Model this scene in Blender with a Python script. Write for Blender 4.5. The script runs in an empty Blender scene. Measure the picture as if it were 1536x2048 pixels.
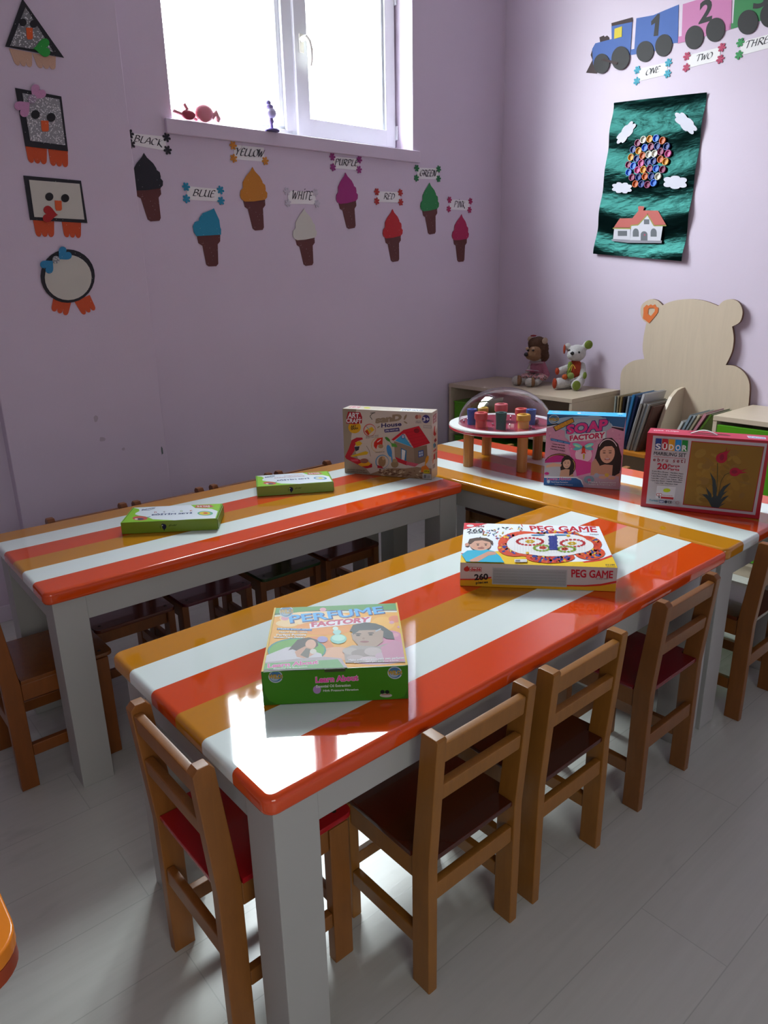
import bpy, bmesh, math, random
from mathutils import Matrix, Vector, noise
random.seed(7)
S = bpy.context.scene; COL = S.collection
D2R = math.radians

# ------------------------------------------------------------------ camera
CX, CY, CZ = -0.4288, -0.7784, 1.3281
YAW, PIT, ROL, FPX = 0.8620, -0.3126, -0.0196, 1429.88
Fv = Vector((math.cos(YAW)*math.cos(PIT), math.sin(YAW)*math.cos(PIT), math.sin(PIT)))
Rv0 = Vector((math.sin(YAW), -math.cos(YAW), 0)); Uv0 = Rv0.cross(Fv)
Rv = Rv0*math.cos(ROL) + Uv0*math.sin(ROL); Uv = -Rv0*math.sin(ROL) + Uv0*math.cos(ROL)
cam_d = bpy.data.cameras.new('camera'); cam = bpy.data.objects.new('camera', cam_d); COL.objects.link(cam)
cam.matrix_world = Matrix(((Rv.x, Uv.x, -Fv.x, CX), (Rv.y, Uv.y, -Fv.y, CY), (Rv.z, Uv.z, -Fv.z, CZ), (0, 0, 0, 1)))
cam_d.sensor_fit = 'VERTICAL'; cam_d.sensor_height = 36; cam_d.lens = FPX/2048*36; cam_d.clip_start = .02
S.camera = cam

# ------------------------------------------------------------------ world, light, exposure
S.view_settings.view_transform = 'Standard'; S.view_settings.look = 'None'
S.view_settings.gamma = 1; S.view_settings.use_curve_mapping = False
S.view_settings.exposure = 0.79
SKY = 40.0; REAR = 3.0
w = bpy.data.worlds.new('overcast'); S.world = w; w.use_nodes = True
wt = w.node_tree; bg = wt.nodes['Background']; bg.inputs[1].default_value = SKY
# overcast sky: brightest overhead, dimmer towards the horizon, the ground outside darker still
tc = wt.nodes.new('ShaderNodeTexCoord'); sx = wt.nodes.new('ShaderNodeSeparateXYZ'); rp = wt.nodes.new('ShaderNodeValToRGB')
wt.links.new(tc.outputs['Generated'], sx.inputs[0]); wt.links.new(sx.outputs[2], rp.inputs[0]); wt.links.new(rp.outputs[0], bg.inputs[0])
re_ = rp.color_ramp.elements; re_[0].position = 0; re_[0].color = (.10, .105, .10, 1); re_[1].position = .75; re_[1].color = (.90, 1, 1.03, 1)
x_ = re_.new(.08); x_.color = (.24, .255, .26, 1); x_ = re_.new(.4); x_.color = (.5, .54, .56, 1)

# room frame: the window wall runs along EX, the pilaster face is its zero plane
AW = -0.0065; YP = 2.2719; DP = 0.06; XW = 3.2037
EX = Vector((math.cos(AW), math.sin(AW), 0)); EY = Vector((-math.sin(AW), math.cos(AW), 0)); O0 = Vector((0, YP, 0)); EZ = Vector((0, 0, 1))
def room(u, v, h): return O0 + EX*u + EY*v + EZ*h
CEIL = 3.42; XL = -2.3; VF = -4.9      # far sides of the room, behind the camera

def portal(name, c, n, sx, sz):
    l = bpy.data.lights.new(name, 'AREA'); l.shape = 'RECTANGLE'; l.size = sx; l.size_y = sz; l.cycles.is_portal = True
    o = bpy.data.objects.new(name, l); COL.objects.link(o)
    o.matrix_world = Matrix.Translation(c) @ n.to_track_quat('-Z', 'Y').to_matrix().to_4x4()
portal('daylight_portal', room(1.79, .285, 2.65), -EY, 1.36, 1.32)
portal('daylight_portal', room(-.9, VF-.12, 1.75), EY, 1.6, 1.2)  # guides sky light through the added fill window behind the camera

# ------------------------------------------------------------------ helpers
def lin(h):
    if isinstance(h, str):
        h = h.lstrip('#'); c = [int(h[i:i+2], 16)/255 for i in (0, 2, 4)]
    else: c = list(h)
    return tuple((x/12.92 if x <= .04045 else ((x+.055)/1.055)**2.4) for x in c) + (1,)
MC = {}
def new_mat(name):
    m = bpy.data.materials.new(name); m.use_nodes = True
    return m, m.node_tree, m.node_tree.nodes['Principled BSDF']
def M(col, rough=.5, spec=.5, metal=0, coat=0, kind=''):
    k = (col, rough, spec, metal, coat, kind)
    if k in MC: return MC[k]
    m, nt, b = new_mat('paint_' + str(col).strip('#'))
    b.inputs['Base Color'].default_value = lin(col); b.inputs['Roughness'].default_value = rough
    b.inputs['Specular IOR Level'].default_value = spec; b.inputs['Metallic'].default_value = metal
    b.inputs['Coat Weight'].default_value = coat
    if kind: KINDS[kind](nt, b, lin(col))
    MC[k] = m; return m
def N(nt, t, **kw):
    n = nt.nodes.new(t)
    for k, v in kw.items():
        if k in n.inputs: n.inputs[k].default_value = v
        else: setattr(n, k, v)
    return n
def mixc(nt, a, b, fac):
    n = nt.nodes.new('ShaderNodeMix'); n.data_type = 'RGBA'
    for i, x in ((6, a), (7, b), (0, fac)):
        if hasattr(x, 'is_linked') or isinstance(x, bpy.types.NodeSocket): nt.links.new(x, n.inputs[i])
        else: n.inputs[i].default_value = x
    return n.outputs[2]
def math_(nt, op, a, b=0.0, c=0.0):
    n = nt.nodes.new('ShaderNodeMath'); n.operation = op
    for i, x in enumerate((a, b, c)):
        if isinstance(x, bpy.types.NodeSocket): nt.links.new(x, n.inputs[i])
        else: n.inputs[i].default_value = x
    return n.outputs[0]
def objco(nt, scale=(1, 1, 1), rot=(0, 0, 0)):
    t = nt.nodes.new('ShaderNodeTexCoord'); mp = nt.nodes.new('ShaderNodeMapping')
    mp.inputs['Scale'].default_value = scale; mp.inputs['Rotation'].default_value = rot
    nt.links.new(t.outputs['Object'], mp.inputs[0]); return mp.outputs[0]
def shade(c, f): return (min(c[0]*f, 1), min(c[1]*f, 1), min(c[2]*f, 1), 1)
def k_glitter(nt, b, c):
    co = objco(nt)
    v = N(nt, 'ShaderNodeTexVoronoi', Scale=170.0); nt.links.new(co, v.inputs['Vector'])
    sp = math_(nt, 'LESS_THAN', v.outputs['Distance'], .13)
    sep = nt.nodes.new('ShaderNodeSeparateColor'); nt.links.new(v.outputs['Color'], sep.inputs[0])
    f = math_(nt, 'MULTIPLY', sp, math_(nt, 'GREATER_THAN', sep.outputs[0], .86))
    n = N(nt, 'ShaderNodeTexNoise', Scale=500.0, Detail=2.0); nt.links.new(co, n.inputs['Vector'])
    base = mixc(nt, shade(c, .8), shade(c, 1.2), n.outputs['Fac'])
    nt.links.new(mixc(nt, base, (1, .97, .93, 1), f), b.inputs['Base Color'])
def k_silver(nt, b, c):
    co = objco(nt)
    n = N(nt, 'ShaderNodeTexNoise', Scale=420.0, Detail=3.0); nt.links.new(co, n.inputs['Vector'])
    v = N(nt, 'ShaderNodeTexVoronoi', Scale=300.0); nt.links.new(co, v.inputs['Vector'])
    sep = nt.nodes.new('ShaderNodeSeparateColor'); nt.links.new(v.outputs['Color'], sep.inputs[0])
    f = math_(nt, 'GREATER_THAN', sep.outputs[0], .82)
    base = mixc(nt, shade(c, .75), shade(c, 1.25), n.outputs['Fac'])
    nt.links.new(mixc(nt, base, (.9, .9, .92, 1), math_(nt, 'MULTIPLY', f, .7)), b.inputs['Base Color'])
def k_wood(nt, b, c):      # beech: grain along the local Z axis
    co = objco(nt, (9, 9, 1.2))
    n = N(nt, 'ShaderNodeTexNoise', Scale=7.0, Detail=6.0, Roughness=.65, Distortion=.6); nt.links.new(co, n.inputs['Vector'])
    n2 = N(nt, 'ShaderNodeTexNoise', Scale=14.0, Detail=2.0); nt.links.new(objco(nt, (1, 1, 1)), n2.inputs['Vector'])
    f = math_(nt, 'ADD', math_(nt, 'MULTIPLY', n.outputs['Fac'], .75), math_(nt, 'MULTIPLY', n2.outputs['Fac'], .35))
    nt.links.new(mixc(nt, shade(c, .62), shade(c, 1.28), f), b.inputs['Base Color'])
def k_birch(nt, b, c):     # pale laminate with cathedral grain along Z
    co = objco(nt, (6, .55, 6))
    n = N(nt, 'ShaderNodeTexNoise', Scale=6.0, Detail=5.0, Roughness=.6, Distortion=1.2); nt.links.new(co, n.inputs['Vector'])
    nt.links.new(mixc(nt, shade(c, .9), shade(c, 1.1), n.outputs['Fac']), b.inputs['Base Color'])
def k_fur(nt, b, c):
    co = objco(nt)
    n = N(nt, 'ShaderNodeTexNoise', Scale=160.0, Detail=3.0); nt.links.new(co, n.inputs['Vector'])
    nt.links.new(mixc(nt, shade(c, .7), shade(c, 1.2), n.outputs['Fac']), b.inputs['Base Color'])
    bp = N(nt, 'ShaderNodeBump', Strength=.8, Distance=.004); nt.links.new(n.outputs['Fac'], bp.inputs['Height']); nt.links.new(bp.outputs[0], b.inputs['Normal'])
def k_floral(nt, b, c):
    co = objco(nt)
    v = N(nt, 'ShaderNodeTexVoronoi', Scale=90.0); nt.links.new(co, v.inputs['Vector'])
    cr = nt.nodes.new('ShaderNodeValToRGB'); cr.color_ramp.interpolation = 'CONSTANT'
    e = cr.color_ramp.elements; e[0].color = lin('#a9564c'); e[1].position = .3; e[1].color = lin('#c79a9f')
    x = e.new(.62); x.color = lin('#7a6a6a')
    nt.links.new(v.outputs['Distance'], cr.inputs[0]); nt.links.new(cr.outputs[0], b.inputs['Base Color'])
def k_worn(nt, b, c):      # white furniture paint with scuffs and rusty chips
    co = objco(nt)
    n = N(nt, 'ShaderNodeTexNoise', Scale=5.0, Detail=3.0); nt.links.new(co, n.inputs['Vector'])
    n2 = N(nt, 'ShaderNodeTexNoise', Scale=38.0, Detail=5.0, Roughness=.7); nt.links.new(co, n2.inputs['Vector'])
    base = mixc(nt, shade(c, .93), shade(c, 1.05), n.outputs['Fac'])
    nt.links.new(mixc(nt, base, lin('#5a3524'), math_(nt, 'GREATER_THAN', n2.outputs['Fac'], .735)), b.inputs['Base Color'])
KINDS = dict(glitter=k_glitter, silver=k_silver, wood=k_wood, birch=k_birch, fur=k_fur, floral=k_floral, worn=k_worn)

class MB:
    """collects geometry and links it as one mesh object"""
    def __init__(s): s.v = []; s.f = []; s.m = []; s.mats = []
    def mi(s, m):
        if m not in s.mats: s.mats.append(m)
        return s.mats.index(m)
    def add(s, vf, m, T=None):
        v, f = vf; o = len(s.v); i = s.mi(m)
        s.v += [tuple(T @ Vector(p)) if T else tuple(p) for p in v]
        s.f += [tuple(k+o for k in q) for q in f]; s.m += [i]*len(f); return s
    def build(s, name, parent=None, smooth=0, loc=None, rot=None):
        me = bpy.data.meshes.new(name); me.from_pydata(s.v, [], s.f); me.validate()
        for m in s.mats: me.materials.append(m)
        for p, i in zip(me.polygons, s.m): p.material_index = i
        if smooth:
            for p in me.polygons: p.use_smooth = True
            me.set_sharp_from_angle(angle=D2R(smooth))
        me.update(); o = bpy.data.objects.new(name, me); COL.objects.link(o)
        if smooth:
            wn = o.modifiers.new('weighted', 'WEIGHTED_NORMAL'); wn.keep_sharp = True
        if parent: o.parent = parent
        if loc is not None: o.location = loc
        if rot is not None: o.rotation_euler = rot
        return o
def tag(o, label=None, cat=None, group=None, kind=None):
    for k, v in (('label', label), ('category', cat), ('group', group), ('kind', kind)):
        if v: o[k] = v
    return o
def root(name, label, cat, loc=(0, 0, 0), rz=0, group=None, mw=None):
    o = bpy.data.objects.new(name, None); o.empty_display_size = .05; COL.objects.link(o)
    if mw is not None: o.matrix_world = mw
    else: o.location = loc; o.rotation_euler = (0, 0, rz)
    return tag(o, label, cat, group)
def bm_vf(bm):
    bm.verts.ensure_lookup_table(); bm.verts.index_update()
    r = [tuple(v.co) for v in bm.verts], [tuple(v.index for v in f.verts) for f in bm.faces]
    bm.free(); return r
def box(x0, x1, y0, y1, z0, z1, bev=0, seg=2):
    bm = bmesh.new(); bmesh.ops.create_cube(bm, size=1)
    for v in bm.verts: v.co = ((x0+x1)/2+v.co.x*(x1-x0), (y0+y1)/2+v.co.y*(y1-y0), (z0+z1)/2+v.co.z*(z1-z0))
    if bev: bmesh.ops.bevel(bm, geom=bm.edges[:], offset=bev, segments=seg, profile=.5, affect='EDGES')
    return bm_vf(bm)
def ext(pts, z0, z1, bev=0, seg=3, bot=True):
    """2D outline extruded from z0 to z1, rims rounded by bev"""
    bm = bmesh.new(); vs = [bm.verts.new((p[0], p[1], z0)) for p in pts]
    f = bm.faces.new(vs)
    if f.normal.z > 0 or (f.normal_update() or f.normal.z) > 0: f.normal_flip()
    r = bmesh.ops.extrude_face_region(bm, geom=[f])
    top = [e for e in r['geom'] if isinstance(e, bmesh.types.BMVert)]
    for v in top: v.co.z = z1
    if bev:
        es = [e for e in bm.edges if abs(e.verts[0].co.z-e.verts[1].co.z) < 1e-7 and (bot or e.verts[0].co.z > (z0+z1)/2)]
        bmesh.ops.bevel(bm, geom=es, offset=bev, segments=seg, profile=.5, affect='EDGES')
    bmesh.ops.recalc_face_normals(bm, faces=bm.faces[:])
    return bm_vf(bm)
def rrect(x0, x1, y0, y1, r, n=5):
    out = []
    for cx, cy, a0 in ((x1-r, y0+r, -90), (x1-r, y1-r, 0), (x0+r, y1-r, 90), (x0+r, y0+r, 180)):
        for i in range(n+1):
            a = D2R(a0+90*i/n); out.append((cx+r*math.cos(a), cy+r*math.sin(a)))
    return out
def lathe(prof, seg=32):
    v = []; f = []
    for r, z in prof:
        for k in range(seg):
            a = 2*math.pi*k/seg; v.append((r*math.cos(a), r*math.sin(a), z))
    for i in range(len(prof)-1):
        for k in range(seg):
            k2 = (k+1) % seg; f.append((i*seg+k, i*seg+k2, (i+1)*seg+k2, (i+1)*seg+k))
    if prof[0][0] > 1e-6: f.append(tuple(reversed(range(seg))))
    if prof[-1][0] > 1e-6: f.append(tuple(range((len(prof)-1)*seg, len(prof)*seg)))
    return v, f
def ball(c, r, seg=20, rings=12, R=None):
    bm = bmesh.new(); bmesh.ops.create_uvsphere(bm, u_segments=seg, v_segments=rings, radius=1)
    r = (r, r, r) if isinstance(r, (int, float)) else r
    for v in bm.verts:
        p = Vector((v.co.x*r[0], v.co.y*r[1], v.co.z*r[2]))
        if R: p = R @ p
        v.co = p + Vector(c)
    return bm_vf(bm)
def tube(pts, r, seg=8):
    v = []; f = []; P = [Vector(p) for p in pts]
    rr = r if isinstance(r, (list, tuple)) else [r]*len(P)
    for i, p in enumerate(P):
        t = (P[min(i+1, len(P)-1)]-P[max(i-1, 0)]).normalized()
        a = t.cross(Vector((0, 0, 1))) if abs(t.z) < .9 else t.cross(Vector((1, 0, 0)))
        a.normalize(); b = t.cross(a)
        for k in range(seg):
            q = 2*math.pi*k/seg; v.append(tuple(p+(a*math.cos(q)+b*math.sin(q))*rr[i]))
    for i in range(len(P)-1):
        for k in range(seg):
            k2 = (k+1) % seg; f.append((i*seg+k, i*seg+k2, (i+1)*seg+k2, (i+1)*seg+k))
    f.append(tuple(range(seg))); f.append(tuple(reversed(range((len(P)-1)*seg, len(P)*seg))))
    return v, f
def rot_z(a): return Matrix.Rotation(a, 4, 'Z')
def boxM(c, size, R=None, bev=0):
    T = Matrix.Translation(c) @ (R.to_4x4() if R else Matrix())
    v, f = box(-size[0]/2, size[0]/2, -size[1]/2, size[1]/2, -size[2]/2, size[2]/2, bev)
    return [tuple(T @ Vector(p)) for p in v], f

TXT = {}
GM = [(0.709, 0.682), (0.618, 0.682), (0.391, 0.402), (0.165, 0.682), (0.073, 0.682), (0.073, 0.0), (0.171, 0.0), (0.171, 0.531), (0.173, 0.531), (0.383, 0.267), (0.399, 0.267), (0.609, 0.531), (0.611, 0.531), (0.611, 0.0), (0.709, 0.0)]
MS = -1.0 if sum(a[0]*b[1]-b[0]*a[1] for a, b in zip(GM, GM[1:]+GM[:1])) < 0 else 1.0
def text_mesh(s, bold=0.0, shear=0.0):
    k = (s, bold, shear)
    if k in TXT: return TXT[k]
    cu = bpy.data.curves.new('t', 'FONT'); cu.body = s; cu.offset = bold; cu.shear = shear; cu.resolution_u = 3; cu.fill_mode = 'FRONT' if hasattr(cu, 'fill_mode') else cu.fill_mode
    ob = bpy.data.objects.new('t', cu); COL.objects.link(ob)
    dg = bpy.context.evaluated_depsgraph_get(); me = bpy.data.meshes.new_from_object(ob.evaluated_get(dg))
    v = [(p.co.x, p.co.y) for p in me.vertices]; f = [tuple(q.vertices) for q in me.polygons]
    bpy.data.objects.remove(ob); bpy.data.curves.remove(cu); bpy.data.meshes.remove(me)
    if 'M' in s and bold > 0:      # the widened M folds over itself: rebuild it from the plain outline
        v0 = text_mesh(s, 0.0, shear)[0]
        if len(v0) == len(v):
            for i in range(len(v0)-14):
                c = v0[i:i+15]; ox, oy = c[5][0]-GM[5][0]-shear*0, c[5][1]
                if all(abs(c[q][0]-ox-GM[q][0]-shear*GM[q][1]) < .004 and abs(c[q][1]-oy-GM[q][1]) < .004 for q in range(15)):
                    out = list(c); keep = [q for q in range(15) if q not in (8, 12)]
                    for kk, q in enumerate(keep):
                        (ax, ay), (bx, by), (dx, dy) = c[keep[kk-1]], c[q], c[keep[(kk+1) % 13]]
                        l1 = math.hypot(bx-ax, by-ay); l2 = math.hypot(dx-bx, dy-by); n1 = ((by-ay)/l1, -(bx-ax)/l1); n2 = ((dy-by)/l2, -(dx-bx)/l2)
                        mx, my = n1[0]+n2[0], n1[1]+n2[1]; ml = max(mx*mx+my*my, .8); out[q] = (bx+2*mx/ml*bold*MS*.9, by+2*my/ml*bold*MS*.9)
                    v[i:i+15] = out; f = [q for q in f if not any(i <= r < i+15 for r in q)] + [tuple(i+q for q in keep)]
    k0 = (s, 0.0, shear)
    if k == k0:
        xs = [p[0] for p in v]; ys = [p[1] for p in v]; bb = (min(xs), min(ys), max(xs), max(ys))
    else: bb = text_mesh(s, 0.0, shear)[2]
    TXT[k] = (v, f, bb); return TXT[k]

def homog(src, dst):
    A = []; B = []
    for (x, y), (u, v) in zip(src, dst):
        A.append([x, y, 1, 0, 0, 0, -u*x, -u*y]); B.append(u)
        A.append([0, 0, 0, x, y, 1, -v*x, -v*y]); B.append(v)
    n = 8
    for i in range(n):
        p = max(range(i, n), key=lambda r: abs(A[r][i])); A[i], A[p] = A[p], A[i]; B[i], B[p] = B[p], B[i]
        for r in range(n):
            if r != i:
                k = A[r][i]/A[i][i]
                for c in range(i, n): A[r][c] -= k*A[i][c]
                B[r] -= k*B[i]
    h = [B[i]/A[i][i] for i in range(n)]
    def fn(x, y):
        d = h[6]*x+h[7]*y+1; return ((h[0]*x+h[1]*y+h[2])/d, (h[3]*x+h[4]*y+h[5])/d)
    return fn
class Canvas:
    """flat artwork: outlines given in sketch coordinates are mapped onto a face, each element a hair above the last"""
    def __init__(s, mp, frame, step=1.6e-5, z=1.5e-4): s.mp = mp; s.fr = frame; s.step = step; s.z = z; s.mb = MB()
    def _z(s, z):
        if z is not None: return z
        s.z += s.step; return s.z
    def poly(s, pts, m, z=None, raw=False):
        z = s._z(z); q = [p if raw else s.mp(*p) for p in pts]
        s.mb.add(([s.fr(a, b, z) for a, b in q], [tuple(range(len(q)))]), m); return s
    def rect(s, x0, y0, x1, y1, m, z=None): return s.poly([(x0, y1), (x1, y1), (x1, y0), (x0, y0)], m, z)
    def ell(s, cx, cy, rx, ry, m, rot=0, z=None, n=24, a0=0, a1=360):
        c, d = math.cos(D2R(rot)), math.sin(D2R(rot)); P = []
        for i in range(n):
            a = D2R(a0+(a1-a0)*i/(n if a1-a0 == 360 else n-1)); x, y = rx*math.cos(a), ry*math.sin(a)
            P.append((cx+c*x-d*y, cy+d*x+c*y))
        return s.poly(P, m, z)
    def ring(s, cx, cy, rx, ry, t, m, a0=0, a1=360, n=28):
        z = s._z(None); V = []; F = []
        for i in range(n+1):
            a = D2R(a0+(a1-a0)*i/n)
            for k in (1, 1-t): V.append(s.fr(*s.mp(cx+rx*k*math.cos(a), cy+ry*k*math.sin(a)), z))
        F = [(2*i, 2*i+2, 2*i+3, 2*i+1) for i in range(n)]; s.mb.add((V, F), m); return s
    def line(s, a, b, w_, m):
        dx, dy = b[0]-a[0], b[1]-a[1]; l = math.hypot(dx, dy) or 1; nx, ny = -dy/l*w_/2, dx/l*w_/2
        return s.poly([(a[0]+nx, a[1]+ny), (b[0]+nx, b[1]+ny), (b[0]-nx, b[1]-ny), (a[0]-nx, a[1]-ny)], m)
    def path(s, pts, w_, m):
        for a, b in zip(pts, pts[1:]): s.line(a, b, w_, m)
        return s
    def text(s, t, q, m, bold=0.0, shear=0.0, out=None, arch=0):
        """q = sketch corners bottom-left, bottom-right, top-right, top-left (or x0,y0,x1,y1)"""
        if not isinstance(q[0], (tuple, list)): x0, y0, x1, y1 = q; q = [(x0, y1), (x1, y1), (x1, y0), (x0, y0)]
        def put(b, mm):
            v, f, bb = text_mesh(t, b, shear); z = s._z(None); V = []
            for x, y in v:
                u = (x-bb[0])/(bb[2]-bb[0]); k = (y-bb[1])/(bb[3]-bb[1]) + arch*4*u*(1-u)
                X = (1-u)*(1-k)*q[0][0]+u*(1-k)*q[1][0]+u*k*q[2][0]+(1-u)*k*q[3][0]
                Y = (1-u)*(1-k)*q[0][1]+u*(1-k)*q[1][1]+u*k*q[2][1]+(1-u)*k*q[3][1]
                V.append(s.fr(*s.mp(X, Y), z))
            s.mb.add((V, f), mm)
        if out: put(bold+out[1], out[0])
        put(bold, m); return s
    def build(s, name, parent): return s.mb.build(name, parent)

def spline(P, n=3, closed=False):
    out = []; K = len(P)
    for i in range(K-1):
        p0 = P[max(i-1, 0)]; p1 = P[i]; p2 = P[i+1]; p3 = P[min(i+2, K-1)]
        for j in range(n):
            t = j/n; out.append(tuple(.5*((2*p1[k])+(-p0[k]+p2[k])*t+(2*p0[k]-5*p1[k]+4*p2[k]-p3[k])*t*t+(-p0[k]+3*p1[k]-3*p2[k]+p3[k])*t**3) for k in (0, 1)))
    out.append(P[-1]); return out

PEN = dict(A='0,0 .42,1 .74,0|.2,.36 .62,.36', B='.14,0 .2,1|0,.9 .3,1 .62,.9 .62,.64 .22,.53|.22,.53 .66,.46 .74,.2 .5,0 .14,0', C='.74,.84 .52,1 .24,.9 .06,.5 .16,.12 .44,0 .76,.2', D='.14,0 .2,1|0,.92 .34,1 .68,.86 .78,.5 .62,.12 .3,0 .14,0',
    E='.62,.94 .2,1 .14,.02 .66,.06|.16,.54 .5,.54', G='.74,.84 .52,1 .24,.9 .06,.5 .16,.12 .44,0 .72,.14 .72,.44|.5,.44 .84,.44', H='.14,0 .2,1|.66,1 .66,0|.16,.52 .66,.52|0,.9 .2,1|.66,0 .84,.1', K='.14,0 .2,1|.66,.98 .2,.48 .8,-.14|0,.9 .2,1',
    L='.2,1 .14,.04 .66,.0 .74,.12|0,.9 .2,1', N='.1,0 .16,1 .64,.02 .68,1 .84,.94|0,.92 .16,1', O='.42,1 .16,.84 .06,.46 .2,.08 .48,0 .74,.18 .82,.56 .68,.9 .42,1', P='.14,0 .2,1|0,.86 .3,1 .68,.9 .66,.6 .22,.48',
    R='.14,0 .2,1|0,.86 .3,1 .66,.9 .64,.62 .22,.52|.3,.52 .86,-.1', T='.4,1 .34,0|.0,.86 .1,1 .78,1 .84,.9', U='0,.9 .12,1 .1,.3 .26,.02 .54,.06 .66,.3|.66,1 .66,.1 .8,0', W='0,.92 .1,1 .24,0 .5,.8 .66,0 .96,1', Y='0,.9 .12,1 .38,.5|.74,1 .38,.5 .3,0', I='.18,1 .14,0|.06,0 .26,.02|.08,1 .28,1', İ='.18,.98 .14,0|.06,0 .26,.02|.2,1.3 .22,1.22')
PEN_W = dict(I=.34, İ=.34, W=1.06, L=.74, E=.72, T=.84, A=.82)
def pen_word(C, word, q, m, shear=.2):
    tot = sum(PEN_W.get(c, .86) for c in word); x = 0; nib = (.066, .042); z = C._z(None); V = []; F = []
    for ch in word:
        for st in PEN[ch].split('|'):
            P = [tuple(map(float, p.split(','))) for p in st.split()]
            if len(P) > 2: P = spline(P, 4)
            for (ax, ay), (bx, by) in zip(P, P[1:]):
                o = len(V)
                d = math.hypot(bx-ax, by-ay) or 1; tx, ty = (bx-ax)/d*.022, (by-ay)/d*.022; ns = nib[0]*-ty*45+nib[1]*tx*45; nx, ny = -ty, tx; kx, ky = nib[0]+nx*.4*(1 if ns > 0 else -1), nib[1]+ny*.4*(1 if ns > 0 else -1)
                for px_, py_ in ((ax-tx-kx, ay-ty-ky), (bx+tx-kx, by+ty-ky), (bx+tx+kx, by+ty+ky), (ax-tx+kx, ay-ty+ky)):
                    u = (x+px_+shear*(py_-.4))/tot; k = py_
                    X = (1-u)*(1-k)*q[0][0]+u*(1-k)*q[1][0]+u*k*q[2][0]+(1-u)*k*q[3][0]; Y = (1-u)*(1-k)*q[0][1]+u*(1-k)*q[1][1]+u*k*q[2][1]+(1-u)*k*q[3][1]
                    V.append(C.fr(*C.mp(X, Y), z+1e-6*(len(V) % 7)))
                F.append((o, o+1, o+2, o+3))
        x += PEN_W.get(ch, .86)
    C.mb.add((V, F), m)

def ray(px, py): return Fv*FPX + Rv*(px-768) + Uv*(1024-py)
CAM = Vector((CX, CY, CZ))
def on_plane(px, py, n, d):
    r = ray(px, py); t = (d-(CAM-O0).dot(n))/r.dot(n); return CAM + r*t - O0
def wall_uv(px, py, v=DP): p = on_plane(px, py, EY, v); return (p.dot(EX), p.z)        # measured on the window wall
def right_uv(px, py, u=XW): p = on_plane(px, py, EX, u); return (-p.dot(EY), p.z)      # measured on the right wall
def wall_frame(u, h, v=DP):   # local x along the wall, y up, z into the room
    c = room(u, v, h); n = -EY
    return Matrix(((EX.x, 0, n.x, c.x), (EX.y, 0, n.y, c.y), (0, 1, 0, c.z), (0, 0, 0, 1)))
def right_frame(a, h, u=XW):
    c = O0+EX*u-EY*a+EZ*h; n = -EX; r = -EY
    return Matrix(((r.x, 0, n.x, c.x), (r.y, 0, n.y, c.y), (0, 1, 0, c.z), (0, 0, 0, 1)))

# ================================================================== the room
def wall_mat():
    m, nt, b = new_mat('lavender_wall_paint'); co = objco(nt)
    n = N(nt, 'ShaderNodeTexNoise', Scale=1.6, Detail=4.0); nt.links.new(co, n.inputs['Vector'])
    c = lin('#d2c5d6'); nt.links.new(mixc(nt, shade(c, .93), shade(c, 1.06), n.outputs['Fac']), b.inputs['Base Color'])
    n2 = N(nt, 'ShaderNodeTexNoise', Scale=140.0, Detail=2.0); nt.links.new(co, n2.inputs['Vector'])
    bp = N(nt, 'ShaderNodeBump', Strength=.12, Distance=.002); nt.links.new(n2.outputs['Fac'], bp.inputs['Height']); nt.links.new(bp.outputs[0], b.inputs['Normal'])
    b.inputs['Roughness'].default_value = .42; b.inputs['Specular IOR Level'].default_value = .35
    return m
WALL = wall_mat()
def floor_mat():
    m, nt, b = new_mat('pale_grey_laminate'); co = objco(nt)
    br = N(nt, 'ShaderNodeTexBrick', Scale=1.0, offset=.37)
    br.inputs['Brick Width'].default_value = 1.28; br.inputs['Row Height'].default_value = .19; br.inputs['Mortar Size'].default_value = .0012
    br.inputs['Color1'].default_value = lin('#c2c4be'); br.inputs['Color2'].default_value = lin('#c5c7c1'); br.inputs['Mortar'].default_value = lin('#adaea9')
    nt.links.new(co, br.inputs['Vector'])
    g = N(nt, 'ShaderNodeTexNoise', Scale=3.0, Detail=7.0, Roughness=.62, Distortion=.8); nt.links.new(objco(nt, (1.0, 14, 1)), g.inputs['Vector'])
    k = N(nt, 'ShaderNodeTexNoise', Scale=2.6, Detail=3.0); nt.links.new(objco(nt, (1.3, 3.2, 1)), k.inputs['Vector'])
    kn = N(nt, 'ShaderNodeMapRange'); kn.inputs['From Min'].default_value = .62; kn.inputs['From Max'].default_value = .78; nt.links.new(k.outputs['Fac'], kn.inputs[0])
    c1 = mixc(nt, br.outputs['Color'], lin('#a3a49e'), math_(nt, 'MULTIPLY', g.outputs['Fac'], .5))
    c2 = mixc(nt, c1, lin('#8a8882'), math_(nt, 'MULTIPLY', kn.outputs[0], .5))
    nt.links.new(c2, b.inputs['Base Color']); b.inputs['Roughness'].default_value = .27
    bp = N(nt, 'ShaderNodeBump', Strength=.18, Distance=.0015); nt.links.new(g.outputs['Fac'], bp.inputs['Height']); nt.links.new(bp.outputs[0], b.inputs['Normal'])
    return m
FLOOR = floor_mat(); CEILM = M('#d8d4d8', .8); PVC = M('#e6ebee', .3); WHITE = M('#e9edea', .4)
def slab(name, c, T=None):
    o = MB().add(box(*c), T or WALL).build(name, loc=tuple(O0), rot=(0, 0, AW)); return tag(o, kind='structure')
slab('floor', (XL-.2, XW+.2, VF-.2, .5, -.1, 0), FLOOR)
slab('ceiling', (XL-.2, XW+.2, VF-.2, .5, CEIL, CEIL+.1), CEILM)
slab('wall_right', (XW, XW+.2, VF-.2, .5, 0, CEIL))
slab('wall_left', (XL-.2, XL, VF-.2, .5, 0, CEIL))
WU0, WU1, WH0, WH1 = 1.107, 2.478, 1.985, 3.32
mb = MB()
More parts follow.
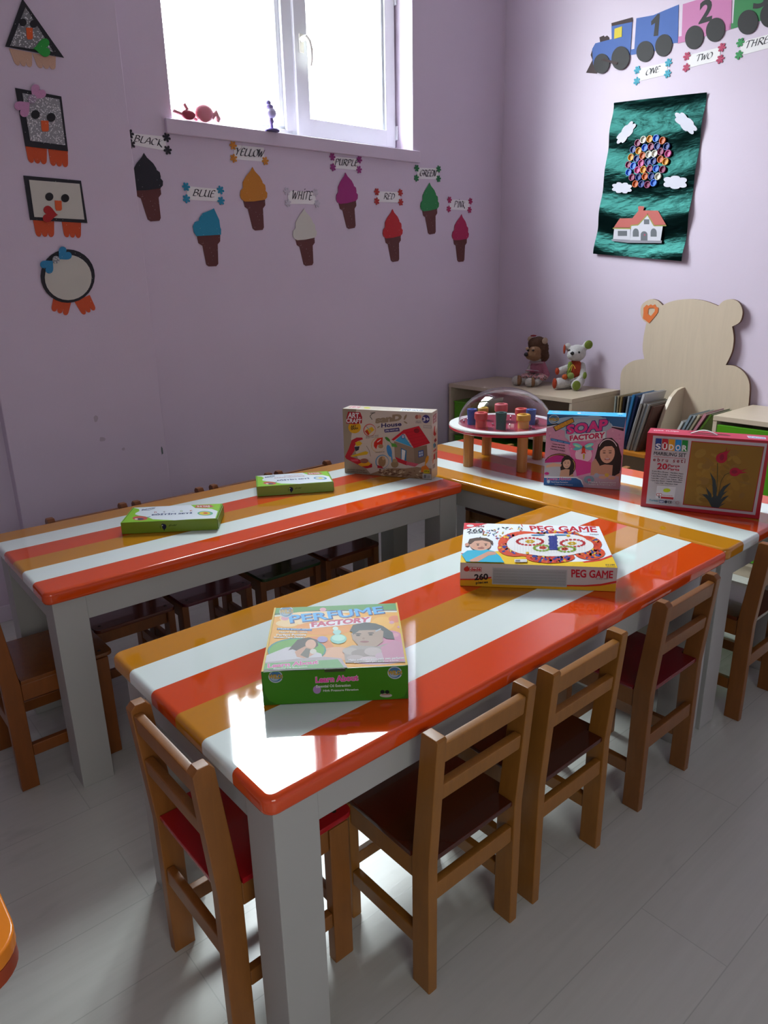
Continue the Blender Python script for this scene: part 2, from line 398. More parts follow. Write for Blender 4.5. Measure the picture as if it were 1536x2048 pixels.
for c in ((XL, WU0, DP, .29, 0, CEIL), (WU1, XW, DP, .29, 0, CEIL), (WU0, WU1, DP, .29, 0, WH0), (WU0, WU1, DP, .29, WH1, CEIL)): mb.add(box(*c), WALL)
tag(mb.build('wall_back', loc=tuple(O0), rot=(0, 0, AW)), kind='structure')
mb = MB(); r0, r1 = -1.75, -.05
for c in ((XL, r0, VF-.2, VF, 0, CEIL), (r1, XW, VF-.2, VF, 0, CEIL), (r0, r1, VF-.2, VF, 0, 1.1), (r0, r1, VF-.2, VF, 2.4, CEIL)): mb.add(box(*c), WALL)
tag(mb.build('wall_front', loc=tuple(O0), rot=(0, 0, AW)), kind='structure')
mb = MB().add(box(.252, .893, 0, DP+.02, 0, CEIL, .004), WALL)
pil = mb.build('wall_pilaster', loc=tuple(O0), rot=(0, 0, AW)); tag(pil, kind='structure')
# chipped plaster on the pilaster edge
mb = MB()
for a, b, rx, rz in ((.8705, .62, .006, .022), (.60, .80, .011, .02), (.615, .71, .014, .012), (.70, .655, .009, .007)):
    mb.add(([(a+rx*math.cos(t*.7)*random.uniform(.6, 1.2), -.0006, b+rz*math.sin(t*.7)*random.uniform(.6, 1.2)) for t in range(9)], [tuple(range(9))]), M('#b7a9b8' if a != .8705 else '#5f6a6a', .8))
mb.build('plaster_scuffs', pil)
for i, (a, b, v) in enumerate(((XL, .252, DP), (.252, .893, 0), (.893, 2.72, DP))):
    mb = MB().add(box(a, b, v-.012, v, 0, .07, .003), M('#cfc6d2', .4))
    tag(mb.build('baseboard_back' if i == 0 else 'baseboard_back', loc=tuple(O0), rot=(0, 0, AW)), kind='structure')

def glass_mat(name, tint=(1, 1, 1, 1), rough=0.0, gl=1.0):
    m = bpy.data.materials.new(name); m.use_nodes = True; nt = m.node_tree; nt.nodes.clear()
    o = nt.nodes.new('ShaderNodeOutputMaterial'); t = nt.nodes.new('ShaderNodeBsdfTransparent'); g = nt.nodes.new('ShaderNodeBsdfGlossy')
    t.inputs[0].default_value = tint; g.inputs['Roughness'].default_value = rough
    fr = nt.nodes.new('ShaderNodeLayerWeight'); mx = nt.nodes.new('ShaderNodeMixShader')
    nt.links.new(math_(nt, 'MULTIPLY_ADD', math_(nt, 'POWER', fr.outputs['Facing'], 4.0), .7*gl, .045*gl), mx.inputs[0]); nt.links.new(t.outputs[0], mx.inputs[1]); nt.links.new(g.outputs[0], mx.inputs[2]); nt.links.new(mx.outputs[0], o.inputs[0])
    return m
GLASS = glass_mat('window_glass')
# window_1: fixed light on the left, tilt sash on the right
win = bpy.data.objects.new('window_1', None); COL.objects.link(win); win.location = O0; win.rotation_euler = (0, 0, AW); tag(win, kind='structure')
FV = .203
mb = MB()
for c in ((WU0, WU0+.035, FV, FV+.07, WH0, WH1), (WU1-.02, WU1, FV, FV+.07, WH0, WH1), (WU0, WU1, FV, FV+.07, WH0, WH0+.055), (WU0, WU1, FV, FV+.07, WH1-.05, WH1), (1.775, 1.835, FV, FV+.07, WH0, WH1),
          (1.752, 1.775, FV+.02, FV+.05, WH0, WH1), (WU0+.035, 1.775, FV+.02, FV+.05, WH0+.055, WH0+.075)): mb.add(box(*c, .004), PVC)
mb.build('window_frame', win, 30)
mb = MB(); sy0, sy1 = FV-.018, FV+.045
for c in ((1.832, 1.905, WH0+.035, WH1-.03), (2.40, 2.468, WH0+.035, WH1-.03)): mb.add(box(c[0], c[1], sy0, sy1, c[2], c[3], .005), PVC)
for z0, z1 in ((WH0+.035, WH0+.115), (WH1-.1, WH1-.03)): mb.add(box(1.9, 2.405, sy0+.001, sy1, z0, z1, .005), PVC)
for x0, x1 in ((1.903, 1.915), (2.385, 2.402)): mb.add(box(x0, x1, sy0+.012, sy1-.01, WH0+.11, WH1-.1, .003), M('#c9d0d4', .4))
sash = mb.build('window_sash', win, 30)
MB().add(box(WU0+.03, 1.78, FV+.032, FV+.038, WH0+.05, WH1-.045), GLASS).build('glass_pane', win)
MB().add(box(1.90, 2.405, FV+.012, FV+.018, WH0+.11, WH1-.095), GLASS).build('glass_pane', sash)
mb = MB(); HP = M('#e8e8dc', .35); hx = 1.868
mb.add(box(hx-.013, hx+.013, sy0-.008, sy0, 2.375, 2.455, .004), HP)
mb.add(tube([(hx, sy0-.005, 2.43), (hx, sy0-.03, 2.432), (hx+.008, sy0-.042, 2.432)], .012), HP)
mb.add(tube([(hx+.002, sy0-.04, 2.436), (hx+.012, sy0-.05, 2.415), (hx+.02, sy0-.054, 2.38), (hx+.022, sy0-.05, 2.34), (hx+.02, sy0-.044, 2.315)], [.011, .011, .0095, .009, .007]), HP)
mb.build('window_handle', sash, 50)
for z in (2.09, 2.72): MB().add(box(2.466, 2.478, sy0-.012, sy0+.01, z-.035, z+.035, .004), PVC).build('hinge', sash)
o = MB().add(box(WU0-.037, WU1+.037, .04, DP+.001, 1.93, 1.987, .003), WALL).add(box(WU0, WU1, DP, FV+.01, WH0-.01, WH0+.002), WALL).build('window_sill', win)
# unseen window added in the wall behind the camera as fill light
fill_win = bpy.data.objects.new('fill_window', None); COL.objects.link(fill_win); fill_win.location = O0; fill_win.rotation_euler = (0, 0, AW); tag(fill_win, kind='structure')
mb = MB()
for c in ((r0, r0+.06, 1.1, 2.4), (r1-.06, r1, 1.1, 2.4), (r0, r1, 1.1, 1.16), (r0, r1, 2.34, 2.4), (-.93, -.87, 1.1, 2.4)): mb.add(box(c[0], c[1], VF-.14, VF-.08, c[2], c[3], .004), PVC)
mb.build('window_frame', fill_win)
MB().add(box(r0, r1, VF-.115, VF-.11, 1.1, 2.4), glass_mat('fill_glass', (.40, .39, .37, 1))).build('glass_pane', fill_win)  # pane tint sets the strength of the added fill

# ================================================================== tables
def stripe_mat(W, name):
    m, nt, b = new_mat(name); t = nt.nodes.new('ShaderNodeTexCoord'); sp = nt.nodes.new('ShaderNodeSeparateXYZ'); nt.links.new(t.outputs['Object'], sp.inputs[0])
    cr = nt.nodes.new('ShaderNodeValToRGB'); cr.color_ramp.interpolation = 'CONSTANT'; e = cr.color_ramp.elements
    cols = [lin(c) for c in ('#d44306', '#e2eeec', '#bd7c12', '#d0440c', '#e2eeec', '#bd7c12')]
    e[0].position = 0; e[0].color = cols[0]; e[1].position = 1/6; e[1].color = cols[1]
    for k in range(2, 6): x = e.new(k/6); x.color = cols[k]
    nt.links.new(math_(nt, 'DIVIDE', sp.outputs[1], W), cr.inputs[0])
    co = objco(nt)
    n = N(nt, 'ShaderNodeTexNoise', Scale=75.0, Detail=4.0, Roughness=.7); nt.links.new(co, n.inputs['Vector'])
    chip = math_(nt, 'GREATER_THAN', n.outputs['Fac'], .765)
    n3 = N(nt, 'ShaderNodeTexNoise', Scale=6.0, Detail=3.0); nt.links.new(co, n3.inputs['Vector'])
    base = mixc(nt, cr.outputs[0], (.35, .25, .12, 1), math_(nt, 'MULTIPLY', n3.outputs['Fac'], .07))
    nt.links.new(mixc(nt, base, lin('#cfc2b4'), chip), b.inputs['Base Color'])
    n2 = N(nt, 'ShaderNodeTexNoise', Scale=9.0, Detail=6.0, Roughness=.7); nt.links.new(objco(nt, (1, 3, 1)), n2.inputs['Vector'])
    nt.links.new(math_(nt, 'MULTIPLY_ADD', n2.outputs['Fac'], .07, .01), b.inputs['Roughness'])
    b.inputs['Coat Weight'].default_value = .3; b.inputs['Coat Roughness'].default_value = .03
    return m
WORN = M('#a6a6a2', .42, kind='worn')
def table(label, L, W, loc, rz, H=.6, rad=.022):
    t = root('striped_table', label, 'table', loc, rz, 'striped tables in a U')
    MB().add(ext(rrect(0, L, 0, W, rad), H-.036, H, .011, 4), stripe_mat(W, 'striped_lacquer')).build('tabletop', t, 40)
    s = .02; g = .085; hb = H-.0365
    for x in (s, L-s-g):
        for y in (s, W-s-g): MB().add(box(x, x+g, y, y+g, 0, hb, .002), WORN).build('leg', t)
    for y in (s+.003, W-s-.025): MB().add(box(s+g, L-s-g, y, y+.022, hb-.07, hb, .001), WORN).build('apron', t)
    for x in (s+.003, L-s-.025): MB().add(box(x, x+.022, s+g, W-s-g, hb-.07, hb, .001), WORN).build('apron', t)
    return t
L1 = 1.4947; W1 = .61
table('striped orange, white and gold table nearest the camera, carrying the flat white game box', L1-.002, W1, (0, 0, 0), 0)
A2 = -.0223; y2 = .9827; l2 = L1+.0127
table('striped table along the window wall under the two flat green boxes', l2-.0145, .5971, (L1-l2*math.cos(A2), y2-l2*math.sin(A2), 0), A2)
table('striped cross table at the far end, carrying the dome toy and the two standing boxes', 1.53, .6162, (L1+.6162, 0.004, 0), math.pi/2)
# corner of another table at the lower left edge
t4 = root('orange_table', 'plain orange table with rounded corner, cut off by the lower left picture edge', 'table', (-1.026, .088, 0))
MB().add(ext(rrect(0, .70, 0, .68, .06, 8), .474, .5, .004, 3), M('#f08a1e', .25)).build('tabletop', t4, 40)
MB().add(ext(rrect(.001, .699, .001, .679, .06, 8), .45, .4738), M('#a3401c', .4)).build('table_rim', t4, 40)
for x in (.05, .6):
    for y in (.05, .58): MB().add(box(x, x+.05, y, y+.05, 0, .4498, .004), M('#a3401c', .4)).build('leg', t4)

# ================================================================== chairs
BEECH = '#8d5c22'
def chair(label, x, y, rz, seat_col, sz=.345, d=.285, wd=.268, wood=BEECH, knob=True, apron=True, top=.59, seat_kind='', mid=None):
    t = root('child_chair', label, 'chair', (x, y, 0), rz, 'small wooden chairs')
    Wd = M(wood, .38, kind='wood'); hw = wd/2; pt = .024; pd = .046; lean = .022; tk = sz+.012
    for sx in (-1, 1):
        xa, xb = (-hw, -hw+pt) if sx < 0 else (hw-pt, hw)
        # rear post, leaning back a little above the seat
        prof = [(-d/2, 0), (-d/2+pd, 0), (-d/2+pd, sz), (-d/2+pd-lean-.004, top-.012), (-d/2+pd-lean-.014, top), (-d/2-lean+.012, top), (-d/2-lean+.002, top-.010), (-d/2-.0, sz)]
        if not knob: prof[3:7] = [(-d/2+pd-lean-.004, top-.003), (-d/2+pd-lean-.008, top), (-d/2-lean+.005, top), (-d/2-lean+.001, top-.004)]
        v, f = ext(prof, xa, xb, .003, 2); MB().add(([(q[2], q[0], q[1]) for q in v], f), Wd).build('back_post', t, 35)
        MB().add(box(xa, xb, d/2-.05, d/2-.004, 0, sz-.001, .003), Wd).build('leg', t, 35)
        yi = (-d/2+pd+.0005, d/2-.0505); xm = (xa+xb)/2
        MB().add(box(xm-.009, xm+.009, *yi, sz-.05, sz-.001, .002), Wd).build('side_apron', t)
        MB().add(box(xm-.009, xm+.009, *yi, .095, .13, .002), Wd).build('side_stretcher', t)
    xi = (-hw+pt+.0005, hw-pt-.0005)
    def yb(z): return -d/2 - (lean*(z-sz)/(top-sz) if z > sz else 0)
    def rail(nm, z0, z1, th=.018):
        c = Matrix.Translation((0, yb((z0+z1)/2)+.004+th/2, (z0+z1)/2)) @ Matrix.Rotation(math.atan2(lean, top-sz) if z0 > sz else 0, 4, 'X')
        v, f = box(xi[0], xi[1], -th/2, th/2, -(z1-z0)/2, (z1-z0)/2, .004)
        # run the grain sideways
        MB().add(([tuple(c @ Vector(q)) for q in v], f), M(wood, .38, kind='wood')).build(nm, t, 35)
    rail('top_rail', top-.058, top-.016); rail('middle_rail', .45, .485); rail('lower_rail', .18 if mid is None else mid, (.18 if mid is None else mid)+.04)
    if apron: MB().add(box(xi[0], xi[1], d/2-.035, d/2-.017, sz-.05, sz-.001, .002), Wd).build('front_apron', t)
    MB().add(box(xi[0], xi[1], d/2-.035, d/2-.02, .12, .15, .002), Wd).build('front_stretcher', t)
    sm = M(seat_col, .22, coat=.3, kind=seat_kind)
    y0 = -d/2+.006
    out = rrect(-hw+.002, hw-.002, y0, d/2+.012, .018, 4)
    inn = [(px, max(py, y0)) for px, py in out]
    # the seat board is notched round the rear posts
    nb = [(-hw+pt+.001, y0), (hw-pt-.001, y0), (hw-pt-.001, -d/2+pd+.001), (hw+.002, -d/2+pd+.001)]
    rim = [p for p in inn if p[1] > 0]
    pts = nb + rim + [(-hw-.002, -d/2+pd+.001), (-hw+pt+.001, -d/2+pd+.001)]
    st = MB().add(ext(pts, sz, sz+.012, .002, 2), sm).build('seat', t, 35)
    lv, lf = lathe([(.005, 0), (.005, .0006)], 10)
    for sx in (-1, 1): MB().add(([(a+sx*(hw-.025), b+d/2-.02, c+sz+.012) for a, b, c in lv], lf), M('#2a1a14', .5)).build('screw', st)
    return t
BR = '#46180c'
yA = -.036+.1425
chair('wooden chair with dark brown seat at the near table long side, closest to the camera', .432, yA, 0, BR, .305, knob=False, mid=.216)
chair('middle wooden chair of the three backs along the near table, dark brown seat', .752, yA-.002, 0, BR, .305, knob=False, mid=.216)
chair('red seated wooden chair at the far right end of the near table', 1.186, yA-.004, 0, '#6e0e1a', .345, wood='#7a4c22', top=.6)
chair('wooden chair backing onto the picture right edge at the end of the cross table', 1.778, yA, 0, '#5a2a14', .33, knob=False, wood='#7c4a1c')
chair('red seated wooden chair at the short end of the near table, bottom left', .112, .272, -math.pi/2, '#a8141e', .335, wood='#8a5624', apron=True, top=.6)
chair('all wood chair with plain varnished seat at the left end of the window side table', .018, 1.268, -math.pi/2, '#78400f', .318, wood='#7e4412', seat_kind='wood', top=.6)
for x, c, sz, lab in ((.318, '#5c2618', .302, 'dark brown seated chair tucked under the window side table, behind its front left leg'),
                      (.608, '#561524', .302, 'maroon seated chair tucked under the window side table'),
                      (.912, '#1f3a14', .302, 'green seated chair tucked under the window side table'),
                      (1.205, '#54200f', .302, 'reddish brown seated chair under the right part of the window side table')):
    chair(lab, x, 1.478 if x > .4 else 1.488, math.pi, c, sz, d=.32, top=.602, apron=(c != '#561524'), wood='#7c471e')
chair('dark brown chair under the cross table, seen through the gap beside the window side table', 2.01, 1.2, math.pi/2, '#4a1a0e', .335, knob=False)
chair('dark chair pushed under the cross table behind the flat white game box', 2.01, .84, math.pi/2, '#4a1a0e', .335, knob=False)
chair('dark chair pushed under the near end of the cross table beside the red box', 2.03, .42, math.pi/2, '#6a1a10', .335, knob=False)

# ================================================================== wall decorations
def crop(x0, y0, k): return lambda x, y: (x0+x/k, y0+y/k)
class Foam(Canvas):
    """craft foam shapes glued to a wall: every call makes one solid sheet piece"""
    def __init__(s, cr, uv, frame, org):
        s.cr = cr; s.uv = uv; s.org = org; s.fr = frame
    def P(s, x, y): q = s.uv(*s.cr(x, y)); return (q[0]-s.org[0], q[1]-s.org[1])
    def piece(s, name, par, pts, m, z0, z1):
        q = [s.P(*p) for p in pts]; return MB().add(ext(q, z0, z1), m).build(name, par)
    def ellp(s, cx, cy, rx, ry, rot=0, n=28):
        c, d = math.cos(D2R(rot)), math.sin(D2R(rot))
        return [(cx+c*rx*math.cos(a)-d*ry*math.sin(a), cy+d*rx*math.cos(a)+c*ry*math.sin(a)) for a in (2*math.pi*i/n for i in range(n))]
def foam(cr, uv, fr, cx, cy, name, label, cat, group=None):
    o = uv(*cr(cx, cy)); t = root(name, label, cat, mw=fr(*o), group=group); return t, Foam(cr, uv, None, o)
def heart(cx, cy, r, ang):        # tip points along ang (sketch degrees, y down)
    P = []
    for i in range(28):
        t = 2*math.pi*i/28; x = 16*math.sin(t)**3; y = 13*math.cos(t)-5*math.cos(2*t)-2*math.cos(3*t)-math.cos(4*t)
        x, y = -(y)/16*r, x/16*r; c, d = math.cos(D2R(ang)), math.sin(D2R(ang)); P.append((cx+c*x-d*y, cy+d*x+c*y))
    return P
def foot(tl, tr, br, bl):
    def q(u, v): return ((1-u)*(1-v)*tl[0]+u*(1-v)*tr[0]+u*v*br[0]+(1-u)*v*bl[0], (1-u)*(1-v)*tl[1]+u*(1-v)*tr[1]+u*v*br[1]+(1-u)*v*bl[1])
    P = [q(0, 0), q(1, 0)]
    for k in (2, 1, 0):
        for i in range(7):
            a = math.pi*i/6; P.append(q((k+.5)/3+math.cos(a)/6.3, .78+.24*math.sin(a)))
        if k: P.append(q(k/3, .7))
    return P
BLK = M('#14161f', .6, kind='glitter'); ORG = M('#c94a12', .5, kind='glitter'); CREAM = M('#c9c8bd', .7); SILV = M('#8f9094', .45, kind='silver'); EYE = M('#0c0e14', .6)
c1 = crop(0, 0, 3.1025); PU = lambda x, y: wall_uv(x, y, 0); PF = lambda u, h: wall_frame(u, h, 0)
def penguin(label, cx, cy, frame, inner, fm, im, eyes, beak, feet, feetm, extra):
    t, F = foam(c1, PU, PF, cx, cy, 'foam_penguin', label, 'wall decoration', 'geometric penguins on the pilaster')
    for f in feet: F.piece('foot', t, foot(*f), feetm, .0005, .0025)
    F.piece('body', t, frame, fm, .003, .005); F.piece('face', t, inner, im, .0053, .0068)
    for e in eyes: F.piece('eye', t, F.ellp(e[0], e[1], e[2], e[2]*1.02), EYE, .007, .0085)
    if beak:
        x0, y0, x1, y1 = beak; F.piece('beak', t, [(x0, y0), (x1, y0+2), (x1+2, y1-8), (x1-6, y1), (x0+10, y1), (x0+4, y1-14)], M('#d9591a', .5, kind='glitter'), .007, .0085)
    for nm, pts, m, z in extra: F.piece(nm, t, pts, m, z, z+.0018)
    return t
EL = Foam(None, None, None, None).ellp
PEACH = M('#c9a48c', .7, kind='glitter'); PK = M('#c48bb4', .5, kind='glitter'); BL = M('#1b7fae', .5, kind='glitter')
penguin('triangle shaped grey foam penguin with green heart, topmost on the pilaster', 190, 220, [(137, -6), (395, 360), (30, 290)], [(155, 48), (328, 325), (60, 286)], BLK, M('#77797c', .5, kind='silver'),
        [(138, 143, 23), (205, 152, 24)], (158, 175, 198, 248), [((55, 300), (197, 328), (200, 418), (92, 402)), ((200, 330), (345, 352), (345, 432), (232, 420))], PEACH, [('heart', heart(262, 300, 58, 175), M('#1c9a34', .5, kind='glitter'), .0072)])
penguin('square shaped silver foam penguin with pink bow', 260, 760, [(92, 547), (378, 600), (420, 940), (155, 908)], [(135, 580), (365, 618), (402, 903), (185, 875)], BLK, SILV,
        [(216, 713, 27), (313, 731, 27)], (250, 750, 297, 818), [((155, 900), (290, 922), (290, 1020), (175, 1007)), ((298, 925), (420, 936), (423, 1038), (312, 1026))], ORG,
        [('bow_loop', heart(228, 578, 52, 130), PK, .0072), ('bow_loop', heart(140, 672, 55, -40), PK, .0072), ('bow_knot', EL(196, 617, 27, 28), M('#9a8aa0', .5, kind='silver'), .0092)])
penguin('rectangular white foam penguin with red heart', 340, 1240, [(143, 1090), (500, 1122), (540, 1385), (185, 1365)], [(177, 1117), (490, 1142), (520, 1363), (210, 1347)], BLK, CREAM,
        [(302, 1222, 25), (400, 1231, 25)], (335, 1245, 378, 1308), [((203, 1360), (335, 1370), (336, 1470), (222, 1466)), ((382, 1372), (502, 1380), (502, 1477), (397, 1470))], ORG,
        [('heart', heart(302, 1330, 52, 5), M('#a81414', .6), .0072)])
penguin('round white foam penguin with blue bow, lowest on the pilaster', 418, 1713, EL(418, 1713, 168, 166), EL(420, 1722, 145, 140), BLK, CREAM, [], None,
        [((332, 1838), (442, 1870), (420, 1960), (315, 1925)), ((460, 1870), (556, 1830), (597, 1918), (510, 1956))], ORG,
        [('bow_loop', heart(393, 1578, 47, 135), BL, .0072), ('bow_loop', heart(293, 1650, 47, -45), BL, .0072), ('bow_knot', EL(342, 1612, 22, 24), M('#8d9294', .5, kind='silver'), .0092)])

# ice creams: two cut-outs, sketched from the yellow and the blue one
c2 = crop(240, 240, 4.267)
TA = ([(1127, 402), (1145, 440), (1185, 490), (1203, 530), (1205, 545), (1225, 565), (1228, 600), (1225, 612), (1240, 635), (1235, 670), (1215, 688), (1120, 692), (1040, 685), (1012, 660), (1003, 630), (1010, 590), (1033, 570), (1035, 520), (1065, 475), (1110, 430)],
      [(1030, 675), (1218, 685), (1217, 735), (1195, 760), (1192, 920), (1180, 940), (1115, 938), (1095, 920), (1065, 750), (1040, 730)])
TB = ([(798, 758), (815, 800), (840, 860), (845, 920), (852, 940), (850, 985), (700, 985), (640, 985), (618, 950), (612, 900), (630, 865), (665, 855), (672, 830), (700, 795), (760, 775), (785, 765)],
      [(645, 980), (845, 985), (842, 1040), (820, 1065), (818, 1230), (800, 1250), (735, 1248), (715, 1230), (690, 1070), (655, 1045)])
def tmpl(T):
    tip = wall_uv(*c2(*T[0][0])); bot = wall_uv(*c2(*T[1][6])); H = tip[1]-bot[1]
    return [[((wall_uv(*c2(*p))[0]-bot[0]), wall_uv(*c2(*p))[1]-bot[1]) for p in part] for part in T], H
TA, HA = tmpl(TA); TB, HB = tmpl(TB)
CONE = M('#5c2a26', .55, kind='glitter')
def ice(col, name_c, tip, bot, T, flip=1, kind='glitter', extra=''):
    u0, h0 = wall_uv(*bot); u1, h1 = wall_uv(*tip); Ht = HA if T is TA else HB; k = (h1-h0)/Ht; a = -(u1-u0-(T[0][0][0]*k*flip))/(h1-h0)
    t = root('foam_ice_cream', f'{name_c} foam soft ice cream in a brown cone{extra}', 'wall decoration', mw=wall_frame(u0, h0) @ Matrix.Rotation(a, 4, 'Z'), group='ice cream cut-outs')
    pts = [[(x*k*flip, y*k) for x, y in part] for part in T]
    MB().add(ext(pts[1], .0006, .0026), CONE).build('cone', t); MB().add(ext(pts[0], .003, .005), M(col, .5, kind=kind)).build('scoop', t)
ice('#10121c', 'black', (287, 307), (301, 443), TA); ice('#1187a8', 'light blue', (427, 418), (417, 533), TB); ice('#c07a12', 'yellow', (504, 335), (510, 461), TA)
ice('#cdccc2', 'white', (607, 418), (611, 532), TA, kind=''); ice('#9a1a72', 'purple', (690, 346), (697, 458), TA, kind=''); ice('#b8101a', 'red', (784, 419), (785, 524), TA)
ice('#12803f', 'green', (858, 366), (859, 469), TA); ice('#a80f4e', 'pink', (922, 429), (917, 524), TA)

def flower_pts(r, rot):
    P = []
    for i in range(48):
        a = 2*math.pi*i/48; rr = r*(.36+.64*abs(math.cos(3*(a)))**.6); P.append((rr*math.cos(a+rot), rr*math.sin(a+rot)))
    return P
CARD = M('#e9e8e8', .6)
def sign(word, col, fl, cr, uv, frm, txt, label, lift=0.0, cat='wall sign', white=False):
    """fl: flower centres TL, BL, TR, BR (None = missing); txt: sketch quad of the word"""
    Q = [uv(*cr(*p)) if p else None for p in fl]
    if Q[2] is None: Q[2] = (Q[0][0]+Q[3][0]-Q[1][0], Q[0][1]+Q[3][1]-Q[1][1]); miss = {2}
    else: miss = set()
    cx = sum(q[0] for q in Q)/4; cy = sum(q[1] for q in Q)/4
    t = root('word_sign', label, cat, mw=frm(cx, cy), group='word signs with flower corners')
    L = [(q[0]-cx, q[1]-cy) for q in Q]; e = .006
    ins = lambda p, sx, sy: (p[0]+sx*.004, p[1]+sy*.003)
    card = [ins(L[0], 1, 1), ins(L[1], 1, -1), ins(L[3], -1, -1), ins(L[2], -1, 1)]
    MB().add(ext(card[::-1], .0006, .0016), CARD).build('card', t)
    fm = M(col, .6)
    for k, p in enumerate(L):
        if k in miss: continue
        MB().add(ext([(p[0]+a, p[1]+b) for a, b in flower_pts(.0185, k*.4)], .002, .0036), fm).build('flower', t)
    tq = [uv(*cr(*p)) for p in txt]; tq = [(a-cx, b-cy) for a, b in tq]
    C = Canvas(lambda x, y: (x, y), lambda a, b, c: (a, b, c), z=.0019 if lift == 0 else lift)
    pen_word(C, word, tq, M('#23202a', .6)); C.build('lettering', t)
WF = lambda u, h: wall_frame(u, h)
c3 = crop(560, 280, 3.84)
SG = 'white word sign reading %s with %s flower corners'
sign('BLACK', '#14151f', ((80, 118), (92, 205), (395, 150), (405, 258)), c2, wall_uv, WF, ((118, 180), (365, 228), (368, 172), (122, 126)), SG % ('BLACK', 'black'))
sign('BLUE', '#1689ad', ((562, 570), (565, 673), (855, 598), (860, 690)), c2, wall_uv, WF, ((620, 645), (808, 660), (812, 605), (624, 590)), SG % ('BLUE', 'blue'))
sign('YELLOW', '#c98428', ((963, 218), (968, 328), None, (1237, 350)), c2, wall_uv, WF, ((980, 298), (1222, 318), (1230, 258), (985, 240)), SG % ('YELLOW', 'three yellow'), lift=.0042)
sign('WHİTE', '#c4bfcc', ((52, 395), (60, 485), (270, 405), (283, 490)), c3, wall_uv, WF, ((90, 452), (250, 460), (252, 398), (92, 390)), SG % ('WHİTE', 'white'))
sign('PURPLE', '#8e2a76', ((400, 130), (405, 210), (607, 150), (605, 228)), c3, wall_uv, WF, ((418, 192), (595, 200), (598, 155), (420, 145)), SG % ('PURPLE', 'purple'), lift=.0042)
sign('RED', '#b02a24', ((741, 398), (741, 470), (922, 405), (925, 478)), c3, wall_uv, WF, ((795, 452), (878, 456), (880, 413), (797, 408)), SG % ('RED', 'red'))
sign('GREEN', '#17733f', ((1048, 217), (1046, 293), (1216, 223), (1215, 298)), c3, wall_uv, WF, ((1070, 276), (1195, 280), (1200, 234), (1073, 230)), SG % ('GREEN', 'green'), lift=.0042)
sign('PİNK', '#a5245c', ((1300, 460), (1294, 530), (1460, 470), (1453, 537)), c3, wall_uv, WF, ((1335, 515), (1422, 520), (1425, 474), (1337, 468)), SG % ('PİNK', 'pink'))
c4 = crop(1160, 0, 4.085); RF = lambda a, h: right_frame(a, h)
sign('ONE', '#2aa0b8', ((470, 572), (465, 663), (725, 512), (717, 603)), c4, right_uv, RF, ((537, 617), (652, 585), (660, 540), (545, 568)), SG % ('ONE', 'turquoise'))
sign('TWO', '#b02a58', ((875, 460), (870, 553), (1160, 388), (1147, 485)), c4, right_uv, RF, ((950, 502), (1080, 475), (1086, 425), (955, 452)), SG % ('TWO', 'raspberry pink') + ' under the train')
sign('THREE', '#1b8a44', ((1312, 348), (1300, 450), (1640, 262), (1630, 365)), c4, right_uv, RF, ((1350, 397), (1590, 335), (1596, 280), (1356, 342)), SG % ('THREE', 'green') + ', cut off by the right edge')

# paper train on the right wall
TB_ = M('#1d56a8', .55); TBR = M('#3f2f30', .7); TK = M('#0e0f12', .6)
def train(name, label, cx, cy): return foam(c4, right_uv, RF, cx, cy, name, label, 'wall decoration')
t, F = train('paper_locomotive', 'blue paper locomotive with yellow window on the right wall', 270, 380)
F.piece('cowcatcher', t, [(103, 400), (88, 450), (103, 490), (50, 595), (140, 602), (150, 560), (120, 420)], TBR, .0005, .0015)
F.piece('chimney', t, [(160, 305), (195, 290), (203, 302), (222, 290), (240, 305), (242, 330), (165, 345)], TBR, .0005, .0015)
F.piece('body', t, [(128, 355), (245, 325), (262, 320), (260, 215), (430, 180), (412, 448), (320, 500), (160, 540), (110, 530), (103, 400)], TB_, .002, .0035)
F.piece('roof', t, [(260, 190), (430, 143), (433, 178), (262, 215)], TBR, .002, .004)
F.piece('window', t, [(287, 237), (348, 217), (345, 302), (283, 320)], M('#d9c622', .6), .004, .0055)
for e in ((182, 522, 64, 82), (337, 477, 73, 97)): F.piece('wheel', t, EL(e[0], e[1], e[2], e[3], 8), TK, .006, .008)
F.piece('coupling_rod', t, [(195, 478), (318, 512), (308, 532), (186, 496)], TBR, .0085, .01)
def wagon(label, body, col, wheels, num, nq, cx, cy):
    t, F = train('paper_wagon', label, cx, cy)
    F.piece('body', t, body, M(col, .55), .0005, .002)
    for e in wheels: F.piece('wheel', t, EL(*e), TK, .003, .005)
    q = [F.P(*p) for p in nq]; C = Canvas(lambda x, y: (x, y), lambda a, b, c: (a, b, c), z=.0024); (C.poly([F.P(*p) for p in ((603, 297), (640, 292), (655, 112), (637, 114), (583, 176), (584, 208), (616, 188))], M('#121317', .6)) if num == '1' else C.text(num, q, M('#121317', .6), bold=.035)); C.build('number', t)
wagon('blue paper wagon numbered 1', [(462, 150), (600, 125), (700, 82), (808, 38), (800, 350), (770, 352), (600, 420), (415, 450), (418, 405), (445, 400)], '#1d56a8', ((535, 422, 70, 86, 10), (687, 372, 68, 92, 12)), '1', ((603, 295), (640, 285), (655, 115), (588, 135)), 620, 260)
wagon('pink paper wagon numbered 2', [(842, 35), (1245, -88), (1235, 240), (800, 356), (806, 300), (832, 295)], '#c273a6', ((937, 307, 74, 98, 12), (1110, 245, 76, 100, 14)), '2', ((978, 190), (1072, 162), (1088, -10), (990, 18)), 1020, 180)
